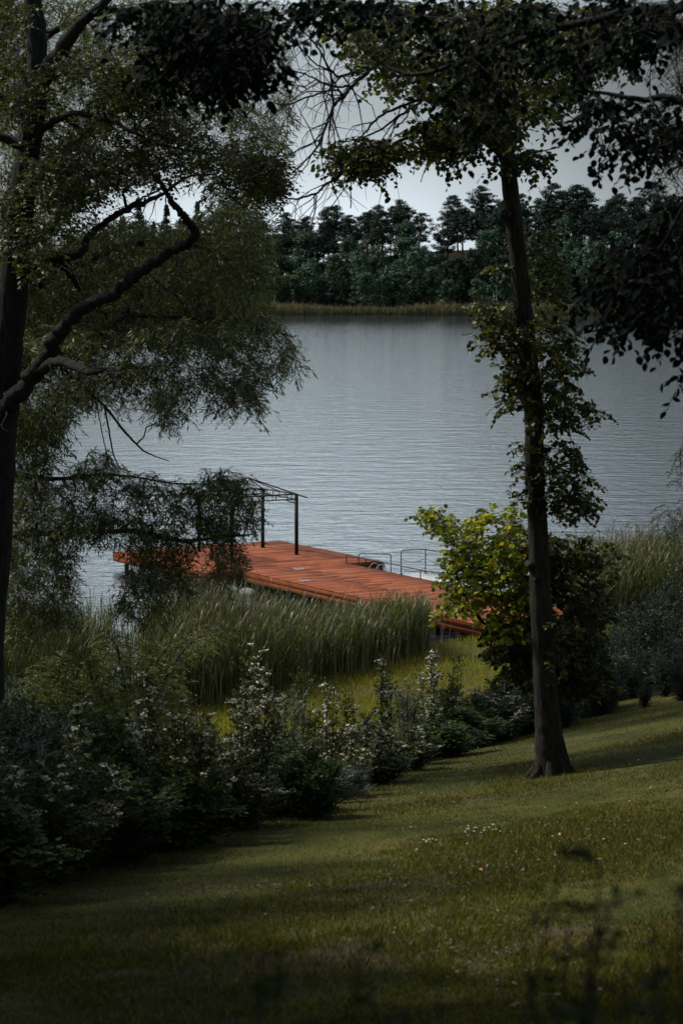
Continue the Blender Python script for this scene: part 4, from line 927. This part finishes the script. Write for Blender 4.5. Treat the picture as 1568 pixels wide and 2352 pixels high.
# tall flowering spikes
def spike(name, px_top, py_top, py_base, Yoff, label, seed, rad, fl, nst):
    p = base_pt(px_top); Y = p[1] + Yoff; top = at(px_top, py_top, Y); z = float(hgt(top[0], Y)); h = top[2] - z
    t = make_shrub(name, label, 'shrub', 'haw', seed, 'flowering hawthorns in the hedge', h, rad, nst, (top[0], Y, z), flowers=fl); return t
spike('hawthorn_shrub', 575, 1520, 1870, 1.2, 'tallest hawthorn spire, covered in white blossom, left of the hedge centre', 101, .42, .85, 10)
spike('hawthorn_shrub', 592, 1488, 1870, 2.3, 'yellowish flower spire rising just behind the tallest white hawthorn', 102, .22, .5, 4)
spike('hawthorn_shrub', 878, 1512, 1800, 1.6, 'thin hawthorn spire with white flowers against the sunny lawn', 103, .22, .6, 4)
spike('hawthorn_shrub', 992, 1500, 1750, 1.8, 'hawthorn with a short white plume left of the lime sapling', 104, .35, .5, 7)
spike('hawthorn_shrub', 755, 1580, 1840, 1.4, 'slender upright hawthorn beside the pale blue post', 105, .3, .35, 5)
spike('hawthorn_shrub', 330, 1560, 1960, 2.6, 'loose hawthorn spire with cream flowers in the left of the hedge', 106, .35, .4, 6)
spike('hawthorn_shrub', 480, 1640, 1930, 1.8, 'broad hawthorn with cream flower heads left of the tallest spire', 107, .5, .55, 10)
spike('hawthorn_shrub', 1110, 1590, 1700, 1.2, 'wide hawthorn thick with white flowers beside the slim lime trunk', 108, .9, .6, 18)
spike('hawthorn_shrub', 835, 1640, 1800, .9, 'rounded hawthorn with pinkish white flowers in front of the sunny lawn', 109, .6, .6, 12)
for i, (px, py) in enumerate(((700, 1560), (1045, 1520), (800, 1610), (650, 1600), (930, 1580))):
    p = base_pt(px); Y = p[1] + 2.6; top = at(px, py, Y); z = float(hgt(top[0], Y))
    make_shrub('upright_shrub', ['dark upright leafy stems left of the pale blue post', 'dark narrow shrub in front of the jetty end', 'thin dark shoots right of the pale blue post', 'silvery loose shrub right of the tallest hawthorn spire', 'grey-green shrub between the two thin flower spires'][i], 'shrub', ['haw', 'haw', 'haw', 'silver', 'silver'][i], 200 + i, 'upright shrubs rising above the hedge', top[2] - z, [.2, .25, .2, .5, .45][i], [4, 4, 3, 9, 8][i], (top[0], Y, z))
# bigger scrub behind the lime at the right
for i, (px, py, Y) in enumerate(((1300, 1450, 50), (1360, 1420, 54), (1430, 1400, 57), (1490, 1370, 56), (1560, 1340, 55), (1450, 1480, 52), (1530, 1460, 50), (1380, 1520, 47), (1600, 1420, 52), (1290, 1540, 44), (1480, 1560, 47), (1570, 1500, 47))):
    top = at(px, py, Y); z = float(hgt(top[0], Y)); h = top[2] - z
    put_shrub('scrub', (top[0], Y, z), (h / 1.5 * .9, h / 1.5 * .9, h / 1.5), 'tall grey-green willow scrub between the right reeds and the lawn', 1 + i % 2, h=1.5, rad=.65)
# dark bushes at far left in front of the reeds
for i, (px, py, Y) in enumerate(((20, 1580, 44), (120, 1610, 40), (230, 1640, 38), (60, 1690, 34), (300, 1690, 35), (170, 1730, 31), (-20, 1630, 36), (30, 1780, 27))):
    top = at(px, py, Y); z = float(hgt(top[0], Y)); h = top[2] - z
    put_shrub('bush' if i % 3 else 'silver', (top[0], Y, z), (h / 1.2 * .75, h / 1.2 * .75, h / 1.2), 'tall shadowed bush on the left, between the hedge and the reeds', 1 + i % 2, h=1.2, rad=.7)

# posts in the hedge
for i, (px, py0, py1, w, Y) in enumerate(((748, 1612, 1700, 8, 0), (1157, 1528, 1560, 7, 0))):
    p = base_pt(px); Y = p[1] + 3.2; top = at(px, py0, Y); z = float(hgt(top[0], Y)) - .2; g = MB(); r = w / F * Y
    box(g, (top[0], Y, (z + top[2]) / 2), (r, r, top[2] - z)); box(g, (top[0], Y, top[2] + .012), (r * 1.3, r * 1.3, .02))
    o = g.build('garden_post', M['postpaint'], None, (top[0], Y, z)); tag(o, ['pale blue-grey post standing among the hawthorns mid hedge', 'short pale blue-grey post near the lime sapling'][i], 'post', 'pale posts in the hedge')

# small things on the lawn
g = MB(); leaves(g, np.zeros((1, 3)), np.array([[1., 0, .1]]), .07, .05, 'round', np.array([[0, -.3, 1.]]))
lf0 = None
for i, (px, py, s) in enumerate(((1374, 1769, 1), (990, 1805, .9), (1491, 1698, .7), (1283, 1928, .5), (1190, 2045, .6), (1100, 2010, .5))):
    p = ground_at(px, py) + [0, 0, .05]
    lab = ['orange fallen leaf on the grass right of the lime base', 'orange fallen leaf on the grass left of the lime base', 'small orange leaf high on the right of the lawn', 'small reddish leaf lying in the middle of the lawn', 'small orange leaf low on the lawn', 'curled orange leaf near the daisies'][i]
    if lf0 is None: lf0 = g.build('fallen_leaf', M['orange'], None, (0, 0, 0)); o = lf0
    else: o = lf0.copy(); COL.objects.link(o)
    o.location = p; o.rotation_euler = (.2, .3, R.random() * 6); o.scale = (s, s, s); tag(o, lab, 'leaf', 'orange fallen leaves on the lawn')
d0 = None
for i in range(44):
    if i < 18: px, py = 1060 + R.random() * 90, 1914 + R.random() * 14
    elif i < 26: px, py = 970 + R.random() * 40, 1945 + R.random() * 6
    else: px, py = 1000 + R.random() * 540, 1700 + R.random() * 260
    p = ground_at(px, py)
    if d0 is None:
        d0 = thing('daisy', 'tiny white daisy in the lawn', 'flower', p, 0, 'white daisies scattered on the lawn'); g = MB(); a = np.arange(10) / 10 * 6.283
        leaves(g, np.tile([[0, 0, .085]], (10, 1)), np.stack([np.cos(a), np.sin(a), .2 + 0 * a], -1), .016, .009, 'round', np.tile([[0, 0, 1.]], (10, 1))); g.build('petals', M['blossom'], d0)
        g = MB(); tubes(g, [[(0, 0, 0), (0, 0, .085)]], .002, 4); g.build('stem', M['bush'], d0)
    else: dup(d0, p, R.random() * 6, .6 + .3 * R.random())

# out of focus saplings close to the camera
def near_plant(pxs, Y, label, name='young_sapling', dens=60, mat='bush', L=.021):
    bx_ = at(pxs[0][0], 2352, Y)[0]; b_ = np.array([bx_, Y, float(hgt(bx_, Y))]); t = thing(name, label, 'sapling', b_, 0, 'blurred saplings close to the camera'); st = MB(); lf = MB()
    for px_, py_ in pxs:
        e = at(px_, py_, Y + R.normal() * .1); q = limb(st, [[*b_, .007], [*(b_ * .5 + e * .5 + [R.normal() * .05, 0, .03]), .005], [*e, .002]], 5, 8, .2)
        A = q[R.integers(len(q) // 3, len(q), dens), :3]; sprays(lf, st, A, R.normal(size=A.shape) * [1, 1, .3] + [0, 0, .4], .045, 4, L, L * .6, 'round', .2, .9, .1, rt=.001)
    st.build('stems', M['twig'], t, b_); lf.build('foliage', M[mat], t, b_)
near_plant([(1290, 1985), (1310, 2080), (1200, 2160), (1260, 2250)], 3.38, 'blurred dark sapling low at the right, nearer the middle', dens=16)
near_plant([(1375, 1975), (1400, 2080), (1440, 2200), (1350, 2150)], 3.25, 'blurred dark sapling low at the right with the tallest tip', dens=18)
near_plant([(1500, 2120), (1560, 2050), (1530, 2250)], 2.99, 'blurred dark sapling in the lower right corner', dens=18)
near_plant([(600, 2190), (640, 2250), (590, 2290)], 3.51, 'blurred low sapling at the bottom left of centre', dens=10)
near_plant([(830, 2190), (850, 2260), (800, 2300)], 3.51, 'blurred low sapling at the bottom centre', dens=9)
near_plant([(1000, 2250), (930, 2320), (890, 2330)], 3.25, 'blurred low sapling at the bottom, right of centre', dens=9)

# ============================================================ UNSEEN TREES ADDED TO SHADE THE NEAR SLOPE
def added_shade_tree(x, y, zc, rad, label, first=[None]):
    z = float(hgt(x, y))
    if first[0] is None:
        t = thing('added_shade_tree', label, 'tree', (x, y, z), 0, 'unseen trees added to darken the foreground'); r = np.random.default_rng(5); C = rnd_dir(70, r) * (r.random((70, 1)) ** .45) * [1, 1, .6] * 5 + [0, 0, 11]
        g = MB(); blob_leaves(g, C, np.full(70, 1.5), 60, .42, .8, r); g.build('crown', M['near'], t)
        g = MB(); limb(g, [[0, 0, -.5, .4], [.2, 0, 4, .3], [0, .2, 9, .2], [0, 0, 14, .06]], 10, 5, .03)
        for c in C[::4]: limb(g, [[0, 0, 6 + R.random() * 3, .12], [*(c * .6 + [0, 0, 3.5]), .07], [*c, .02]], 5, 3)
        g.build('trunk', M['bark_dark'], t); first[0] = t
    else: t = dup(first[0], (x, y, z), R.random() * 6, 1, label)
    s = rad / 5.; sz = (zc - z) / 11.; t.scale = (s, s, sz)
    return t
for i, (x, y, zc, rad) in enumerate(((-5, 1, 18, 5), (2, -1, 19, 5.5), (-6, 9, 17.8, 6.3), (6.6, 10, 17.5, 6.3), (-9.5, 15, 15, 5), (-3, -7, 18, 6), (6, -7, 18, 6), (-11.5, 25, 14, 5.5), (-11.5, 20, 16, 5), (9.4, 18, 14, 5), (11.5, 27, 13, 5), (5.5, 4, 21, 6), (-2.5, 3, 21, 6), (13.5, 36, 11, 5))):
    added_shade_tree(x, y, zc, rad, 'unseen tall tree added to shade the near slope')

# ============================================================ LIGHT
w = bpy.data.worlds.new('World'); S.world = w; w.use_nodes = True; nt = w.node_tree; bg = nt.nodes['Background']
SUN_EL, SUN_AZ = math.radians(48), math.radians(-62)      # azimuth from +Y towards +X
sky = nt.nodes.new('ShaderNodeTexSky'); sky.sky_type = 'NISHITA'; sky.sun_disc = False; sky.sun_elevation = SUN_EL; sky.sun_rotation = SUN_AZ; sky.dust_density = 3; sky.air_density = 1
tc = nt.nodes.new('ShaderNodeTexCoord'); sp = nt.nodes.new('ShaderNodeSeparateXYZ'); nt.links.new(tc.outputs['Generated'], sp.inputs[0])
def mth(op, a, b=None, c=None):
    m = nt.nodes.new('ShaderNodeMath'); m.operation = op
    for i, v in enumerate((a, b, c)):
        if v is None: continue
        if isinstance(v, (int, float)): m.inputs[i].default_value = v
        else: nt.links.new(v, m.inputs[i])
    return m.outputs[0]
def g1(v): return (v, v, v)
el = ramp(nt, [g1(.64), g1(.57), g1(.27), g1(.22), g1(.85), g1(1.3), g1(.95), g1(.16)], [0, .022, .06, .098, .135, .2, .32, 1], sp.outputs['Z'])
xa = mth('ABSOLUTE', mth('ADD', sp.outputs['X'], .02))
az = ramp(nt, [g1(1), g1(.92), g1(.36), g1(.3)], [0, .04, .15, .6], xa)
azl = mth('MULTIPLY', el.outputs[0], az.outputs[0])
mp = nt.nodes.new('ShaderNodeMapping'); mp.inputs['Scale'].default_value = (1, 1, 4); nt.links.new(tc.outputs['Generated'], mp.inputs[0])
ns = nt.nodes.new('ShaderNodeTexNoise'); ns.inputs['Scale'].default_value = 3.5; ns.inputs['Detail'].default_value = 5; nt.links.new(mp.outputs[0], ns.inputs['Vector'])
nm = ramp(nt, [g1(.9), g1(1.1)], [.35, .65], ns.outputs[0])
val = mth('MULTIPLY', mth('MULTIPLY', azl, nm.outputs[0]), 8.2)
cb = nt.nodes.new('ShaderNodeCombineColor')
nt.links.new(mth('MULTIPLY', val, .84), cb.inputs[0]); nt.links.new(mth('MULTIPLY', val, .97), cb.inputs[1]); nt.links.new(mth('MULTIPLY', val, 1.06), cb.inputs[2])
mx = nt.nodes.new('ShaderNodeMix'); mx.data_type = 'RGBA'; mx.inputs[0].default_value = .92
nt.links.new(sky.outputs[0], mx.inputs[6]); nt.links.new(cb.outputs[0], mx.inputs[7]); nt.links.new(mx.outputs[2], bg.inputs['Color']); bg.inputs['Strength'].default_value = .1
l = bpy.data.lights.new('sun', 'SUN'); l.energy = 2.3; l.angle = math.radians(4); l.color = (1, .93, .82)
so = bpy.data.objects.new('sun', l); COL.objects.link(so)
d = Vector((math.sin(SUN_AZ) * math.cos(SUN_EL), math.cos(SUN_AZ) * math.cos(SUN_EL), math.sin(SUN_EL)))
so.rotation_euler = (-d).to_track_quat('-Z', 'Y').to_euler(); so.location = (0, 0, 60)

# ============================================================ CAMERA
cd = bpy.data.cameras.new('camera'); cam = bpy.data.objects.new('camera', cd); COL.objects.link(cam); S.camera = cam
cd.sensor_fit = 'HORIZONTAL'; cd.sensor_width = 24; cd.lens = F / 1568 * 24; cd.clip_end = 5000; cd.clip_start = .1
cam.location = (0, 0, CAMZ); cam.rotation_euler = (math.pi / 2 - PT, 0, 0)
cd.dof.use_dof = True; cd.dof.focus_distance = 60; cd.dof.aperture_fstop = 5.6
S.view_settings.view_transform = 'Standard'; S.view_settings.look = 'None'; S.view_settings.gamma = 1; S.view_settings.exposure = 1.1
S.cycles.max_bounces = 6; S.cycles.transmission_bounces = 2; S.cycles.diffuse_bounces = 3; S.cycles.use_denoising = True
